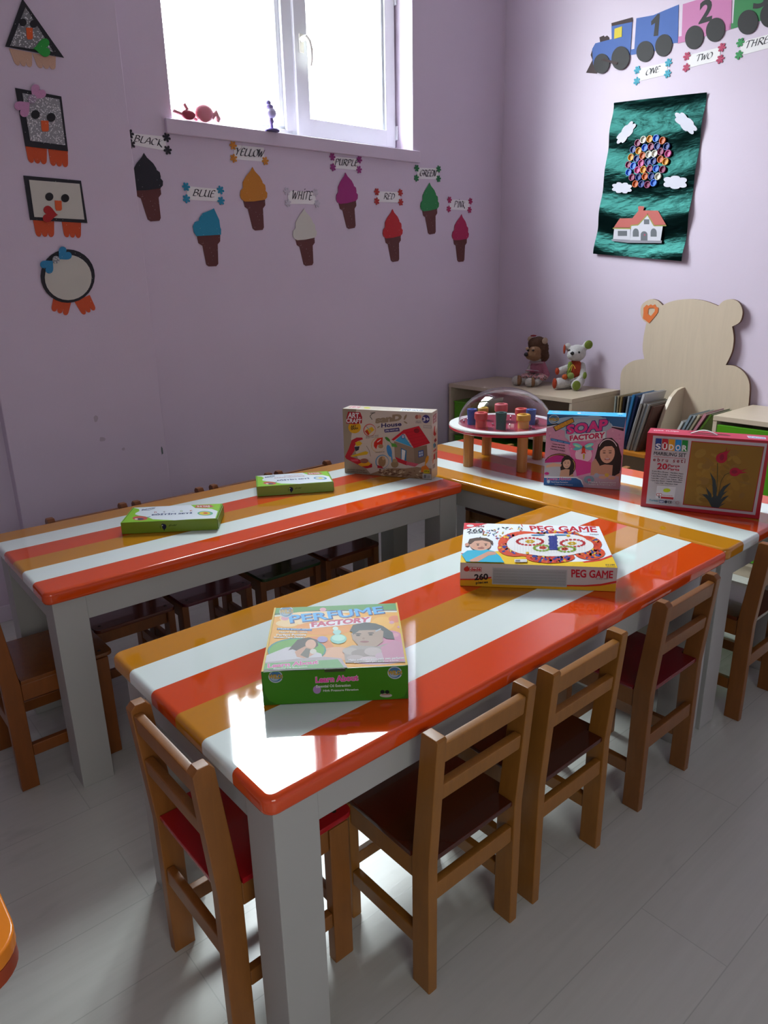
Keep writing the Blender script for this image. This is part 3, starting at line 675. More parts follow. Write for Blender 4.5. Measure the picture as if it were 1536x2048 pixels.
wagon('green paper wagon numbered 3, half cut off by the picture top right corner', [(1268, -60), (1660, -180), (1650, 120), (1218, 243), (1222, 195), (1252, 190)], '#107a3a', ((1375, 183, 82, 102, 14), (1560, 125, 84, 104, 14)), '3', ((1425, 72), (1540, 38), (1555, -130), (1440, -95)), 1440, 60)

# poster
c5 = crop(1180, 170, 5.535)
PTS = [(275, 200), (1305, 85), (1040, 1950), (55, 1868)]
po = right_uv(*c5(660, 1030)); post = root('metallic_poster', 'dark green shiny metallic poster with bottle cap balloons above a small house', 'poster', mw=right_frame(*po))
qs = [right_uv(*c5(*p)) for p in PTS]; qs = [(a-po[0], b-po[1]) for a, b in qs]
toS = homog(qs, [(0, 1), (1, 1), (1, 0), (0, 0)]); fromS = homog([(0, 1), (1, 1), (1, 0), (0, 0)], qs)
def relief(s, t):      # the foil hangs in soft horizontal rolls and lifts off the wall on the right
    return .004 + .0085*(1+math.sin(t*24+1.1*math.sin(s*3.1)+.8)) * (.75+.25*math.sin(t*5+2)) + .012*max(0, s-.45)**1.5*(1.2-t) + .0012*noise.noise(Vector((s*7, t*12, 0)))
mt, nt, b = new_mat('green_metal_foil'); b.inputs['Base Color'].default_value = lin('#132f2c'); b.inputs['Metallic'].default_value = 1; b.inputs['Roughness'].default_value = .27
nn = N(nt, 'ShaderNodeTexNoise', Scale=14.0, Detail=4.0); nt.links.new(objco(nt, (1, 2.5, 1)), nn.inputs['Vector'])
bp = N(nt, 'ShaderNodeBump', Strength=.35, Distance=.01); nt.links.new(nn.outputs['Fac'], bp.inputs['Height']); nt.links.new(bp.outputs[0], b.inputs['Normal'])
NX, NY = 24, 90; V = []; Fc = []
for j in range(NY+1):
    for i in range(NX+1):
        s_, t_ = i/NX, j/NY; x, y = fromS(s_, t_); V.append((x, y, relief(s_, t_)))
for j in range(NY):
    for i in range(NX): k = j*(NX+1)+i; Fc.append((k, k+1, k+NX+2, k+NX+1))
back = [(x, y, z-.0006) for x, y, z in V]; nV = len(V)
Fb = [tuple(reversed([k+nV for k in f])) for f in Fc]; MB().add((V, Fc), mt).add((back, [tuple(reversed(f)) for f in Fc]), mt).build('foil_sheet', post, 60)
def pz(x, y): s_, t_ = toS(x, y); return relief(min(max(s_, 0), 1), min(max(t_, 0), 1))
def P5(x, y): q = right_uv(*c5(x, y)); return (q[0]-po[0], q[1]-po[1])
def pframe(a, b, c): return (a, b, pz(a, b)+c)
CAPC = dict(m='#8c1c5c', w='#d8d8cc', y='#d99a12', b='#2f7be0', o='#c9600e', n='#15388e', p='#c94a94')
caps = 'm553,645 w617,610 y688,603 b758,595 o827,620 n495,718 y557,732 b627,697 m695,685 n765,680 n868,683 m800,740 p880,762 w665,770 w730,762 o598,785 n532,818 y470,803 o798,825 y855,850 n720,845 n658,855 p585,868 m445,885 b500,898 p548,945 y613,940 m683,930 b755,928 m828,938 b453,970 m490,1025 n563,1022 o635,1015 n705,1012 w777,1015 o527,1098 n595,1098 m660,1105 b728,1085'
for tk in caps.split():
    x, y = map(float, tk[1:].split(',')); a, b_ = P5(x, y); r = .0165; z = pz(a, b_)
    v, f = lathe([(0, 0), (r*.9, 0), (r, .002), (r, .012), (r*.86, .012), (r*.82, .0028), (0, .0028)], 20)
    MB().add(([(q[0]+a, q[1]+b_, q[2]+z+.001) for q in v], f), M(CAPC[tk[0]], .35)).build('bottle_cap', post, 40)
def cloud(cx, cy, L_, W_, ang, k, nm='cloud'):
    P = []
    for i in range(60):
        a = 2*math.pi*i/60; g = .82+.26*abs(math.sin(a*k/2))**.8; x, y = L_/2*math.cos(a)*g, W_/2*math.sin(a)*g*(1+.12*math.cos(2*a)); c, d = math.cos(D2R(ang)), math.sin(D2R(ang)); P.append((cx+c*x-d*y, cy+d*x+c*y))
    zc = max(pz(*P5(*p)) for p in P)+.001; C = Canvas(P5, lambda a, b, c: (a, b, zc+c), z=.001); C.poly(P, M('#c9c9d6', .6)); return C.build(nm, post)
cloud(418, 532, 285, 120, -51, 7); cloud(1080, 425, 290, 150, 44, 7); cloud(368, 1140, 215, 130, 3, 8); cloud(962, 1080, 260, 155, 2, 6)
hz_ = [max(pz(*P5(x, y)) for y in range(1350, 1750, 20)) for x in (280, 560, 850)]; hx_ = [P5(280, 1600)[0], P5(850, 1600)[0]]
hm = max(hz_[0], hz_[1]-(hz_[2]-hz_[0])/2); C = Canvas(P5, lambda a, b, c: (a, b, hm+(hz_[2]-hz_[0])*(a-hx_[0])/(hx_[1]-hx_[0])+.002+c), z=.001)
G_, WH_, RD_, OL_, DG = M('#85858f', .6), M('#c6c6cf', .6), M('#b5574f', .6), M('#8f8a3c', .6), M('#5d6268', .6)
C.poly([(258, 1712), (300, 1700), (820, 1722), (815, 1752), (440, 1748), (270, 1728)], G_)
C.poly([(290, 1585), (470, 1590), (465, 1715), (278, 1705)], WH_)
C.poly([(478, 1560), (560, 1545), (660, 1435), (735, 1555), (830, 1560), (805, 1725), (465, 1718)], WH_)
C.poly([(285, 1578), (352, 1478), (490, 1476), (560, 1392), (555, 1350), (575, 1342), (625, 1346), (612, 1390), (775, 1392), (865, 1548), (735, 1552), (662, 1425), (550, 1545), (470, 1560), (470, 1580)], RD_)
C.path([(275, 1587), (470, 1590), (475, 1556), (555, 1550), (660, 1436), (733, 1560), (868, 1558)], 13, OL_)
C.rect(330, 1615, 433, 1672, DG); C.rect(620, 1488, 680, 1543, DG)
for x in (530, 728): C.ell(x, 1625, 32, 36, DG); C.rect(x-34, 1625, x+34, 1680, DG)
C.ell(622, 1658, 38, 38, DG); C.rect(584, 1655, 660, 1722, DG); C.ell(628, 1660, 9, 10, M('#a8405c', .6))
C.build('house_cutout', post)

# figurines on the window ledge (plain shapes)
t = root('toy_figurine', 'small pink plastic toy lying on the window ledge', 'toy', tuple(room(1.23, .045, 1.988)), AW)
PKT = M('#e08c9a', .4)
MB().add(ball((-.055, 0, .022), (.032, .018, .02)), M('#a83a4e', .4)).build('body', t, 60)
MB().add(ball((.02, 0, .037), (.042, .028, .036)), PKT).build('head', t, 60)
MB().add(tube([(.05, 0, .02), (.075, 0, .045), (.085, 0, .02), (.08, 0, .008)], [.012, .014, .012, .006]), M('#e8a8b0', .4)).build('tuft', t, 60)
for a in ((-.08, .0, .02, -.12, .0, .03), (-.05, 0, .03, -.07, 0, .062), (-.03, .01, .015, -.01, .015, .009)): MB().add(tube([a[:3], a[3:]], .007), PKT).build('limb', t, 60)
t = root('toy_figurine', 'small white and lavender plastic figurine on a round purple base on the window ledge', 'toy', tuple(room(1.585, .045, 1.988)), AW)
MB().add(lathe([(.034, 0), (.036, .004), (.034, .008), (0, .008)], 28), M('#54468e', .4)).build('base', t, 40)
MB().add(lathe([(.008, .008), (.007, .03), (.013, .04), (.009, .055), (0, .058)], 16), M('#8474ac', .4)).build('stem', t, 50)
MB().add(ball((0, 0, .075), (.026, .024, .024)), M('#b9b6d8', .4)).build('head', t, 60)
MB().add(ball((-.006, 0, .1), (.02, .017, .012)), M('#8f86c0', .4)).add(ball((-.01, 0, .116), (.013, .011, .011)), M('#8f86c0', .4)).build('cap', t, 60)

# ================================================================== cabinets, bear bookcase, books
BIR = '#c4b49e'; BI = M(BIR, .4, kind='birch'); GRN = M('#5ea81e', .35)
def carcass(t, x0, x1, y0, y1, h, shelves=(), divs=()):
    th = .018
    def P(nm, c, m=BI): return MB().add(box(*c, .0012), m).build(nm, t)
    P('top_board', (x0, x1, y0, y1, h-.022, h)); P('side_panel', (x0+.003, x1, y0, y0+th, 0, h-.0222)); P('side_panel', (x0+.003, x1, y1-th, y1, 0, h-.0222))
    P('back_panel', (x1-.008, x1-.001, y0+th, y1-th, .06, h-.0222)); P('base_board', (x0+.004, x1-.01, y0+th, y1-th, .06, .078)); P('plinth', (x0+.02, x0+.036, y0+th, y1-th, 0, .0598))
    for z in shelves: P('shelf', (x0+.006, x1-.01, y0+th+.0005, y1-th-.0005, z, z+.016))
    for y in divs: P('divider', (x0+.006, x1-.0105, y-.008, y+.008, .0785, h-.0225))
cb = root('open_cabinet', 'pale birch open storage cabinet in the room corner with plush toys on top', 'cabinet', (2.745, 1.40, 0), AW)
carcass(cb, 0, .45, 0, .898, .7235, (.47,))
def tub(label, x, y, z, sx, sy, sz, col='#5ea81e', rz=0):
    t = root('storage_tub', label, 'storage box', (x, y, z), AW, 'green tubs in the corner cabinet')
    v = []; m = M(col, .3)
    MB().add(box(0, sx, 0, sy, 0, .005), m).add(box(0, .005, 0, sy, .005, sz), m).add(box(sx-.005, sx, 0, sy, .005, sz), m).add(box(.005, sx-.005, 0, .005, .005, sz), m).add(box(.005, sx-.005, sy-.005, sy, .005, sz), m).build('tub_body', t)
    MB().add(box(-.006, sx+.003, -.003, sy+.003, sz, sz+.008, .002), m).build('tub_rim', t)
tub('green tub on the upper shelf at the left end of the corner cabinet', 2.77, 2.135, .4865, .3, .13, .125)
for i, (y, w_, dz, col) in enumerate(((1.44, .17, .0, '#1f4a1c'), (1.62, .2, .0, '#4a9a1c'), (1.83, .21, .0, '#4a9a1c'), (2.05, .21, .0, '#4a9a1c'))):
    tub('%s tub in the lower cabinet bay, %s from the window side' % (('dark green', 'green', 'green', 'green')[i], ('fourth', 'third', 'second', 'first')[i]), 2.77, y, .0785, .3, w_, .32, col)
cd = root('green_door_cabinet', 'pale birch cabinet with green door fronts at the right edge', 'cabinet', (2.775, -.30, 0), AW)
carcass(cd, 0, .40, 0, .972, .7235, ())
for y0 in (.022, .501): MB().add(box(-.001, .017, y0+.003, y0+.448, .082, .685, .0015), M('#4c8f16', .35)).build('door', cd)
# bear bookcase
c6 = crop(890, 580, 2.378)
BPX = XW-.03
def bear_uv(x, y): return right_uv(*c6(x, y), BPX)
bo = bear_uv(1140, 500); bear = root('bear_bookcase', 'pale wooden bookcase with a tall bear shaped back panel', 'bookcase', mw=right_frame(bo[0], 0, BPX))
O_ = [(833, 490), (836, 400), (858, 360), (898, 336), (948, 328), (940, 280), (945, 220), (958, 155), (940, 140), (930, 105), (938, 68), (975, 44), (1010, 50), (1035, 73), (1065, 58), (1110, 47), (1170, 43), (1235, 52), (1300, 76), (1325, 52), (1365, 44), (1400, 62), (1415, 105), (1402, 152), (1365, 174), (1373, 230), (1364, 295), (1335, 357), (1380, 362), (1425, 395), (1448, 450), (1444, 540)]
bu = [bear_uv(*p) for p in O_]; bu = [(a-bo[0], b) for a, b in bu]
segs = [bu[0:5], bu[4:8], bu[7:14], bu[13:19], bu[18:25], bu[24:28], bu[27:]]
poly = []
for s_ in segs: poly += spline(s_, 4)[:-1]
poly += [bu[-1], (bu[-1][0]+.002, .0), (bu[0][0], .0)]
bv, bf = ext(poly, -.018, 0)
BE = M('#6a4a34', .5)
bp_ = MB().add((bv, bf), BI); bp_.m = [0]*len(bf); k_ = bp_.mi(BE)
for i, f in enumerate(bf):
    if len(f) == 4: bp_.m[i] = k_
backp = bp_.build('bear_back_panel', bear)
# divider and side boards stand out from the back panel (local z = into the room)
yd = 1.02; dl = -(Vector((3.15, yd, 0))-O0).dot(EY)-bo[0]
prof = [(.0, .0), (.0, .777), (.03, .775), (.07, .768), (.12, .739), (.165, .682), (.2, .614), (.235, .5), (.26, .40), (.26, .0)]
def board(name, xl, prof, th=.018, m=BI):
    v, f = ext([(a, b) for a, b in prof], xl-th/2, xl+th/2)
    return MB().add(([(q[2], q[1], q[0]) for q in v], f), m).build(name, bear)
board('divider', dl, prof); x0b, x1b = bu[0][0], bu[-1][0]
for xx in (x0b+.012, x1b-.012): board('side_board', xx, [(0, 0), (0, .55), (.12, .5), (.3, .42), (.3, 0)])
MB().add(box(x0b+.022, dl-.0095, .448, .466, .001, .30, .001), M('#b5701e', .4)).build('shelf', bear)
MB().add(box(dl+.0095, x1b-.022, .448, .466, .001, .30, .001), M('#b5701e', .4)).build('shelf', bear)
MB().add(box(x0b+.022, x1b-.022, .06, .078, .001, .30, .001), BI).build('shelf', bear)
# felt hand on the ear
ec = bear_uv(985, 110)
t = root('paper_hand', 'orange paper ring stuck on the left ear of the bear bookcase', 'wall decoration', mw=right_frame(ec[0], ec[1], BPX))
C = MB(); 
hp = [(945, 85), (960, 70), (968, 76), (980, 68), (988, 74), (1000, 68), (1006, 80), (1016, 84), (1014, 105), (1000, 125), (972, 158), (962, 150), (942, 135), (945, 110)]
hp = [(bear_uv(*p)[0]-ec[0], bear_uv(*p)[1]-ec[1]) for p in hp]; hn = [(bear_uv(985+20*math.cos(a)-6*math.sin(a), 100-20*math.sin(a)*1.1)[0]-ec[0], bear_uv(985+20*math.cos(a), 100-20*math.sin(a)*1.1)[1]-ec[1]) for a in [math.atan2(p[1], p[0]) for p in hp]]
n_ = len(hp); V = [(a, b, z) for z in (.0008, .0026) for a, b in hp] + [(a*.45, b*.45+.008, z) for z in (.0008, .0026) for a, b in hp]
Fq = []
for i in range(n_):
    j = (i+1) % n_; Fq += [(n_+i, n_+j, 3*n_+j, 3*n_+i), (i, j, n_+j, n_+i), (2*n_+i, 3*n_+i, 3*n_+j, 2*n_+j)]
MB().add((V, Fq), M('#d06a2c', .6)).build('ring', t)

def book(label, x, y, z, th, d, h, lean, col, page='#b9b4ac', soft=0, grp='books in the bear bookcase', twist=0.0):
    t = root('book', label, 'book', (x, y, z), twist, grp); t.rotation_euler = (D2R(lean), 0, twist)
    cm = M(col, .35)
    MB().add(box(0, d, 0, .0015, 0, h), cm).add(box(0, d, -th, -th+.0015, 0, h), cm).add(box(0, .0015, -th, 0, 0, h), cm).build('cover', t)
    MB().add(box(.003, d-.003, -th+.0017, -.0002, .003, h-.004), M(page, .8)).build('pages', t)
bz = .4665
cols = [('#8a9088', .27, .007, 0), ('#a89a7c', .272, .006, -1), ('#6a5c44', .268, .008, -1.5), ('#8f7a4c', .27, .006, -2), ('#16161a', .272, .010, -3), ('#7c868e', .275, .009, -5), ('#2a6a9a', .29, .012, -9), ('#1d2c4e', .285, .012, -10),
        ('#b8b8bc', .30, .012, -13), ('#77706a', .25, .011, -12), ('#8a8680', .255, .010, -13), ('#9aa4aa', .25, .012, -13), ('#6a6058', .25, .010, -14), ('#5a3c34', .245, .009, -15)]
nm = ['grey green', 'beige', 'brown', 'ochre', 'black', 'slate grey', 'bright blue', 'navy blue', 'white plastic wrapped', 'taupe', 'light grey', 'pale blue grey', 'dark taupe', 'dark red brown']
yy = 1.245
for i, (c, h, th, ln) in enumerate(cols):
    book('%s thin book standing left of the divider in the bear bookcase' % nm[i], 2.90+.006*(i % 3), yy, bz + (0.0005+th*math.sin(D2R(-ln))), th, .21, h, -ln*1.0 if False else -ln, c)
    yy -= th/math.cos(D2R(ln))+.0012
rc = [('#b9bcb8', .20, .011, 22), ('#7a8a94', .24, .010, 24), ('#8f9a9c', .245, .009, 25), ('#b0a88f', .25, .010, 26), ('#b87f8c', .262, .012, 28), ('#4a6a24', .268, .010, 30)]
nm2 = ['white', 'blue grey', 'pale grey', 'cream', 'pink', 'olive green']
yy = .945
for i, (c, h, th, ln) in enumerate(rc):
    book('%s slanted book right of the divider in the bear bookcase' % nm2[i], 2.89+.004*i, yy, bz+.0005+th*math.sin(D2R(ln)), th, .2, h, ln, c); yy -= th/math.cos(D2R(ln))+.002

# ================================================================== plush toys
def blob(name, parent, parts, m, voxel=.006, fur=0.0):
    mb = MB()
    for p in parts: mb.add(p, m)
    me = bpy.data.meshes.new('b'); me.from_pydata(mb.v, [], mb.f); ob = bpy.data.objects.new('b', me); COL.objects.link(ob)
    md = ob.modifiers.new('r', 'REMESH'); md.mode = 'VOXEL'; md.voxel_size = voxel; sm = ob.modifiers.new('s', 'SMOOTH'); sm.iterations = 3
    bpy.context.view_layer.update(); me2 = bpy.data.meshes.new_from_object(ob.evaluated_get(bpy.context.evaluated_depsgraph_get())); bpy.data.objects.remove(ob)
    if fur:
        for v in me2.vertices: v.co += v.normal*fur*noise.noise(v.co*120)
    for p in me2.polygons: p.use_smooth = True
    me2.materials.clear(); me2.materials.append(m); o = bpy.data.objects.new(name, me2); COL.objects.link(o); o.parent = parent; return o
def cap(a, b, ra, rb, n=7):
    A, B = Vector(a), Vector(b); V = []; F = []
    for i in range(n):
        t = i/(n-1); v, f = ball(tuple(A.lerp(B, t)), ra+(rb-ra)*t, 14, 9); o = len(V); V += v; F += [tuple(k+o for k in q) for q in f]
    return V, F
def one(name, parent, vf, m, sm=60): return MB().add(vf, m).build(name, parent, sm)
RZ = YAW-math.pi/2     # toys sit facing the room corner side, local x runs to picture right
t = root('plush_hedgehog', 'brown plush animal in a pink dress with a striped apron, sitting on the corner cabinet', 'plush toy', (3.055, 1.885, .724), RZ)
FUR = M('#4f3220', .9, kind='fur'); TAN = M('#8a6648', .85, kind='fur'); DR = M('#a8667c', .8, kind='fur'); WF_ = M('#b5b1ac', .85, kind='fur')
# body of fabric: trunk, arms, legs with feet
blob('body', t, [ball((.012, .02, .055), (.042, .04, .055)), cap((-.01, -.01, .035), (-.085, -.035, .022), .022, .02), cap((.03, -.02, .03), (-.005, -.085, .02), .022, .019),
                 ball((-.115, -.04, .03), (.028, .026, .03)), ball((-.05, -.1, .026), (.028, .026, .027)), ball((.012, .02, .15), (.04, .04, .045)), cap((.04, .0, .11), (.062, -.03, .05), .016, .014), cap((-.02, .02, .11), (-.05, .0, .06), .014, .012)], WF_, .006, .001)
blob('foot_cap', t, [ball((-.101, -.046, .031), (.017, .03, .0315))], TAN, .004); blob('foot_cap', t, [ball((-.032, -.104, .0275), (.014, .03, .0285))], TAN, .004)
blob('dress', t, [ball((.012, .018, .095), (.044, .043, .045)), ball((.012, .018, .07), (.048, .046, .03)), cap((.042, -.004, .118), (.066, -.03, .06), .02, .019)], DR, .005)
blob('skirt', t, [ball((.0, .0, .05), (.075, .062, .024)), ball((-.045, -.01, .052), (.04, .04, .018)), ball((.03, -.03, .045), (.045, .045, .022))], M('#9a7078', .8, kind='floral'), .005)
C = Canvas(lambda x, y: (x, y), lambda a, b, c: (a, b, .0745+.018*math.cos((a+.03)*22)*math.cos((b+.02)*14)+c), z=.0)
C.poly([(-.062, -.045), (-.05, .0), (.012, -.012), (.018, -.055), (-.02, -.07)], M('#b6b2b8', .8)); C.poly([(-.065, -.046), (-.06, -.03), (-.02, -.062), (-.02, -.074)], M('#a8244c', .8)); C.poly([(-.06, -.042), (-.058, -.036), (-.02, -.064), (-.02, -.068)], M('#d07a8c', .8)); C.build('apron', t)
v, f = lathe([(.035, .135), (.047, .131), (.05, .126), (.036, .13)], 24); one('collar', t, ([(a+.012, b+.015, c) for a, b, c in v], f), M('#b0949c', .8))
blob('hair', t, [ball((.022, .022, .205), (.058, .058, .072)), ball((.045, .02, .165), (.04, .045, .04)), ball((.0, .01, .235), (.045, .045, .04))], FUR, .0055, .004)
blob('face', t, [ball((-.008, -.018, .195), (.04, .036, .032)), ball((-.03, -.032, .172), (.036, .032, .026)), ball((-.045, -.04, .178), (.02, .018, .016)), ball((-.01, -.02, .165), (.04, .034, .026))], TAN, .005)
one('nose', t, ball((-.066, -.052, .181), .0125), M('#08080a', .25))
for p in ((-.052, -.03, .203), (-.026, -.051, .204)): one('eye', t, ball(p, (.007, .006, .006)), M('#15100c', .2))
for p in ((-.056, -.028, .212), (-.026, -.049, .214)): one('eyelid', t, ball(p, (.01, .006, .009)), M('#b49478', .8))
one('ear', t, ball((.045, -.03, .255), (.017, .008, .019)), M('#a8907c', .85, kind='fur')); one('ear', t, ball((-.03, .03, .262), (.015, .01, .016)), M('#a8907c', .85, kind='fur'))
one('hair_bow', t, ball((-.018, -.004, .283), (.018, .01, .006)), M('#7a1f26', .7))

t = root('plush_bear', 'white plush bear with orange vest and green ears, sitting on the corner cabinet', 'plush toy', (3.075, 1.635, .724), RZ)
WT = M('#c4c2c0', .9, kind='fur'); OR_ = M('#a83a1a', .85, kind='fur'); GN = M('#768a32', .85, kind='fur')
blob('body', t, [ball((.02, .02, .06), (.045, .042, .06)), ball((.02, .02, .12), (.038, .036, .035)), ball((.02, .01, .195), (.052, .046, .047)), ball((-.008, -.022, .187), (.036, .032, .03)), ball((-.014, -.032, .185), (.025, .022, .02)),
                 cap((.01, -.01, .035), (-.085, -.045, .034), .03, .032), cap((.04, -.02, .045), (.0, -.095, .028), .03, .03), cap((-.01, .0, .12), (-.075, -.02, .1), .021, .022), cap((.052, .0, .125), (.05, -.045, .075), .02, .021),
                 cap((.056, .0, .225), (.074, -.003, .24), .016, .024), ball((-.03, .02, .23), (.018, .014, .022))], WT, .0055, .0012)
blob('vest', t, [ball((.012, .004, .095), (.047, .046, .05)), ball((.016, .01, .13), (.036, .038, .026))], OR_, .005)
blob('vest_edge', t, [cap((-.022, -.022, .14), (-.032, -.03, .06), .013, .014)], GN, .004)
one('ear_lining', t, ball((.075, -.022, .243), (.023, .008, .024)), GN); one('ear_lining', t, ball((-.052, .008, .218), (.006, .014, .026)), OR_)
one('foot_sole', t, ball((-.006, -.122, .031), (.023, .006, .027)), GN); one('foot_sole', t, ball((-.112, -.055, .036), (.012, .022, .029)), OR_)
one('paw_pad', t, ball((-.094, -.026, .1), (.012, .019, .02)), OR_); one('paw_pad', t, ball((.053, -.066, .078), (.011, .01, .02)), GN); one('paw_pad', t, ball((-.055, -.05, .07), (.016, .016, .016)), M('#b8541c', .85, kind='fur'))
one('pompom', t, ball((-.025, -.062, .077), (.019, .017, .019)), M('#7c8c48', .9, kind='fur'))
one('nose', t, ball((-.022, -.055, .2), .0105), M('#08080a', .25)); one('eye', t, ball((.02, -.036, .203), .0065), M('#0a0c10', .15)); one('eye', t, ball((-.028, -.012, .213), .006), M('#0a0c10', .15))
mb = MB()
for a in ((-.012, -.04, .135, -.022, -.05, .1), (-.01, -.04, .137, .002, -.05, .115), (-.014, -.038, .138, -.034, -.052, .108)): mb.add(tube([a[:3], a[3:]], .0022), M('#c9a02a', .6))
mb.build('bow_ribbon', t)

# ================================================================== dome toy
DX, DY = 1.832, 1.091; DA = D2R(-68)
t = root('dome_game', 'round red magnet game under a clear plastic dome on four wooden legs', 'toy', (DX, DY, .6), DA)
DL = M('#a8743a', .4, kind='wood'); RDm = M('#b0182e', .3); hl = .112
v0, f0 = ext([(math.cos(a)*.021, math.sin(a)*.021) for a in [math.pi*2*i/12 for i in range(12)]], 0, .15, .002)
for sx in (-1, 1):
    for sy in (-1, 1): MB().add(([(a+sx*hl, b+sy*hl, c) for a, b, c in v0], f0), DL).build('leg', t)
zb = .1505
MB().add(lathe([(0, zb), (.222, zb), (.226, zb+.004), (.226, zb+.009), (.222, zb+.012), (0, zb+.012)], 96), RDm).build('disc', t, 40)
MB().add(lathe([(.188, zb+.0122), (.2255, zb+.0122), (.224, zb+.0172), (.188, zb+.0172), (.188, zb+.0122)], 96), M('#d9dcd9', .3)).build('rim', t, 40)
MB().add(lathe([(0, zb+.0121), (.187, zb+.0121), (.187, zb+.0165), (0, zb+.0165)], 96), M('#b01c3c', .5)).build('play_surface', t, 40)
R_ = .187; hd = .142; pr = [(R_*math.cos(a), zb+.0175+hd*math.sin(a)) for a in [math.pi/2*i/22 for i in range(22)]] + [(0, zb+.0175+hd)]
MB().add(lathe(pr, 96), glass_mat('clear_acrylic', (.93, .9, .94, 1), .02, 1.3)).build('dome', t, 80)
zs = zb+.017
cupT = DX
def cup(px, py, w_, h_, col, low=None, stepd=True):
    # foot of the cup measured on the play surface
    n = Vector((0, 0, 1)); r = ray(px, py); k = (.6+zs-CAM.z)/r.z; p = CAM+r*k; lx = (p-Vector((DX, DY, p.z))); lx = Matrix.Rotation(-DA, 3, 'Z') @ lx
    d = math.hypot(lx.x, lx.y)
    if d > .155: lx *= .155/d
    R2 = w_/2
    prof = [(R2*.8, 0), (R2*.8, h_*.48), (R2, h_*.58), (R2, h_-.003), (R2-.003, h_), (R2*.5, h_), (R2*.48, h_-.012), (0, h_-.012)] if stepd else [(R2*.9, 0), (R2*.9, h_*.5), (R2, h_*.9), (R2, h_), (R2*.5, h_), (R2*.48, h_-.012), (0, h_-.012)]
    v, f = lathe(prof, 28)
    o = MB().add(([(a+lx.x, b+lx.y, c+zs) for a, b, c in v], f), M(col, .5)).build('cup', t, 35)
    if low: o['label'] = low
c7 = crop(880, 760, 6.68)
for (x, y, w_, h_, col, st) in ((425, 590, .040, .062, '#2a4f9a', 0), (575, 530, .043, .052, '#b59a2a', 1), (545, 632, .052, .060, '#c44a44', 1), (812, 655, .044, .066, '#1c4a42', 0), (812, 540, .054, .070, '#b84a50', 1),
                               (1080, 560, .050, .056, '#c44a40', 1), (1210, 590, .040, .060, '#2f5a9e', 0), (1112, 640, .054, .054, '#c99a1e', 1)):
    cup(*c7(x, y), w_, h_, col, None, bool(st))
for i, (x, y) in enumerate(((320, 545), (370, 525), (705, 590), (945, 490), (935, 600), (1215, 625), (1250, 545), (1290, 565))):
    r = ray(*c7(x, y)); k = (.6+zs+.005-CAM.z)/r.z; p = CAM+r*k; lx = Matrix.Rotation(-DA, 3, 'Z') @ (p-Vector((DX, DY, p.z)))
    d = math.hypot(lx.x, lx.y)
    if d > .17: lx *= .17/d
    rb = .005 if i < 7 else .011
    mm = M('#c9c4c8', .15, metal=1) if i < 7 else M('#a8787c', .5)
    MB().add(ball((lx.x, lx.y, zs+rb), rb, 14, 9), mm).build('ball', t, 60)
for a in (-100, -140): MB().add(lathe([(0, 0), (.008, 0), (.012, .008), (.012, .016), (0, .016)], 16), RDm, Matrix.Translation((.13*math.cos(D2R(a)-DA-.6), .13*math.sin(D2R(a)-DA-.6), zb-.0162))).build('knob', t, 40)

# ================================================================== printed boxes
def pbox(label, x, y, rz, w_, d, h, body, name='toy_box', cat='box', group=None, z=.6008, bev=.001):
    t = root(name, label, cat, (x, y, z), D2R(rz), group); MB().add(box(0, w_, 0, d, 0, h, bev), body).build('carton', t)
    return t
def clamped(src, a, b):
    f = homog(src, [(0, 0), (a, 0), (a, b), (0, b)])
    def g(x, y): u, v = f(x, y); return (min(max(u, .0004), a-.0004), min(max(v, .0004), b-.0004))
    return g
def c_top(src, w_, d, h): return Canvas(clamped(src, w_, d), lambda a, b, c: (a, b, h+c))
def c_front(src, w_, h): return Canvas(clamped(src, w_, h), lambda a, b, c: (a, -c, b))
def c_right(src, w_, d, h): return Canvas(clamped(src, d, h), lambda a, b, c: (w_+c, a, b))
PR = lambda c: M(c, .5, .22)
SKIN, SKIN2, HAIR, WHT = PR('#b98a72'), PR('#c99c84'), PR('#2a1d1c'), PR('#d2d0d4')
def badge(C, cx, cy, r, txt='WILD!'):
    C.ell(cx, cy, r, r*.85, PR('#aab4bc')); C.ell(cx, cy, r*.86, r*.72, PR('#3f6f94')); C.ell(cx-r*.1, cy+r*.2, r*.6, r*.4, PR('#8fa2ae'))
    C.text(txt, (cx-r*.9, cy-r*.28, cx+r*.95, cy+r*.25), PR('#b8962c'), .03, out=(PR('#2a2418'), .03), shear=.1)
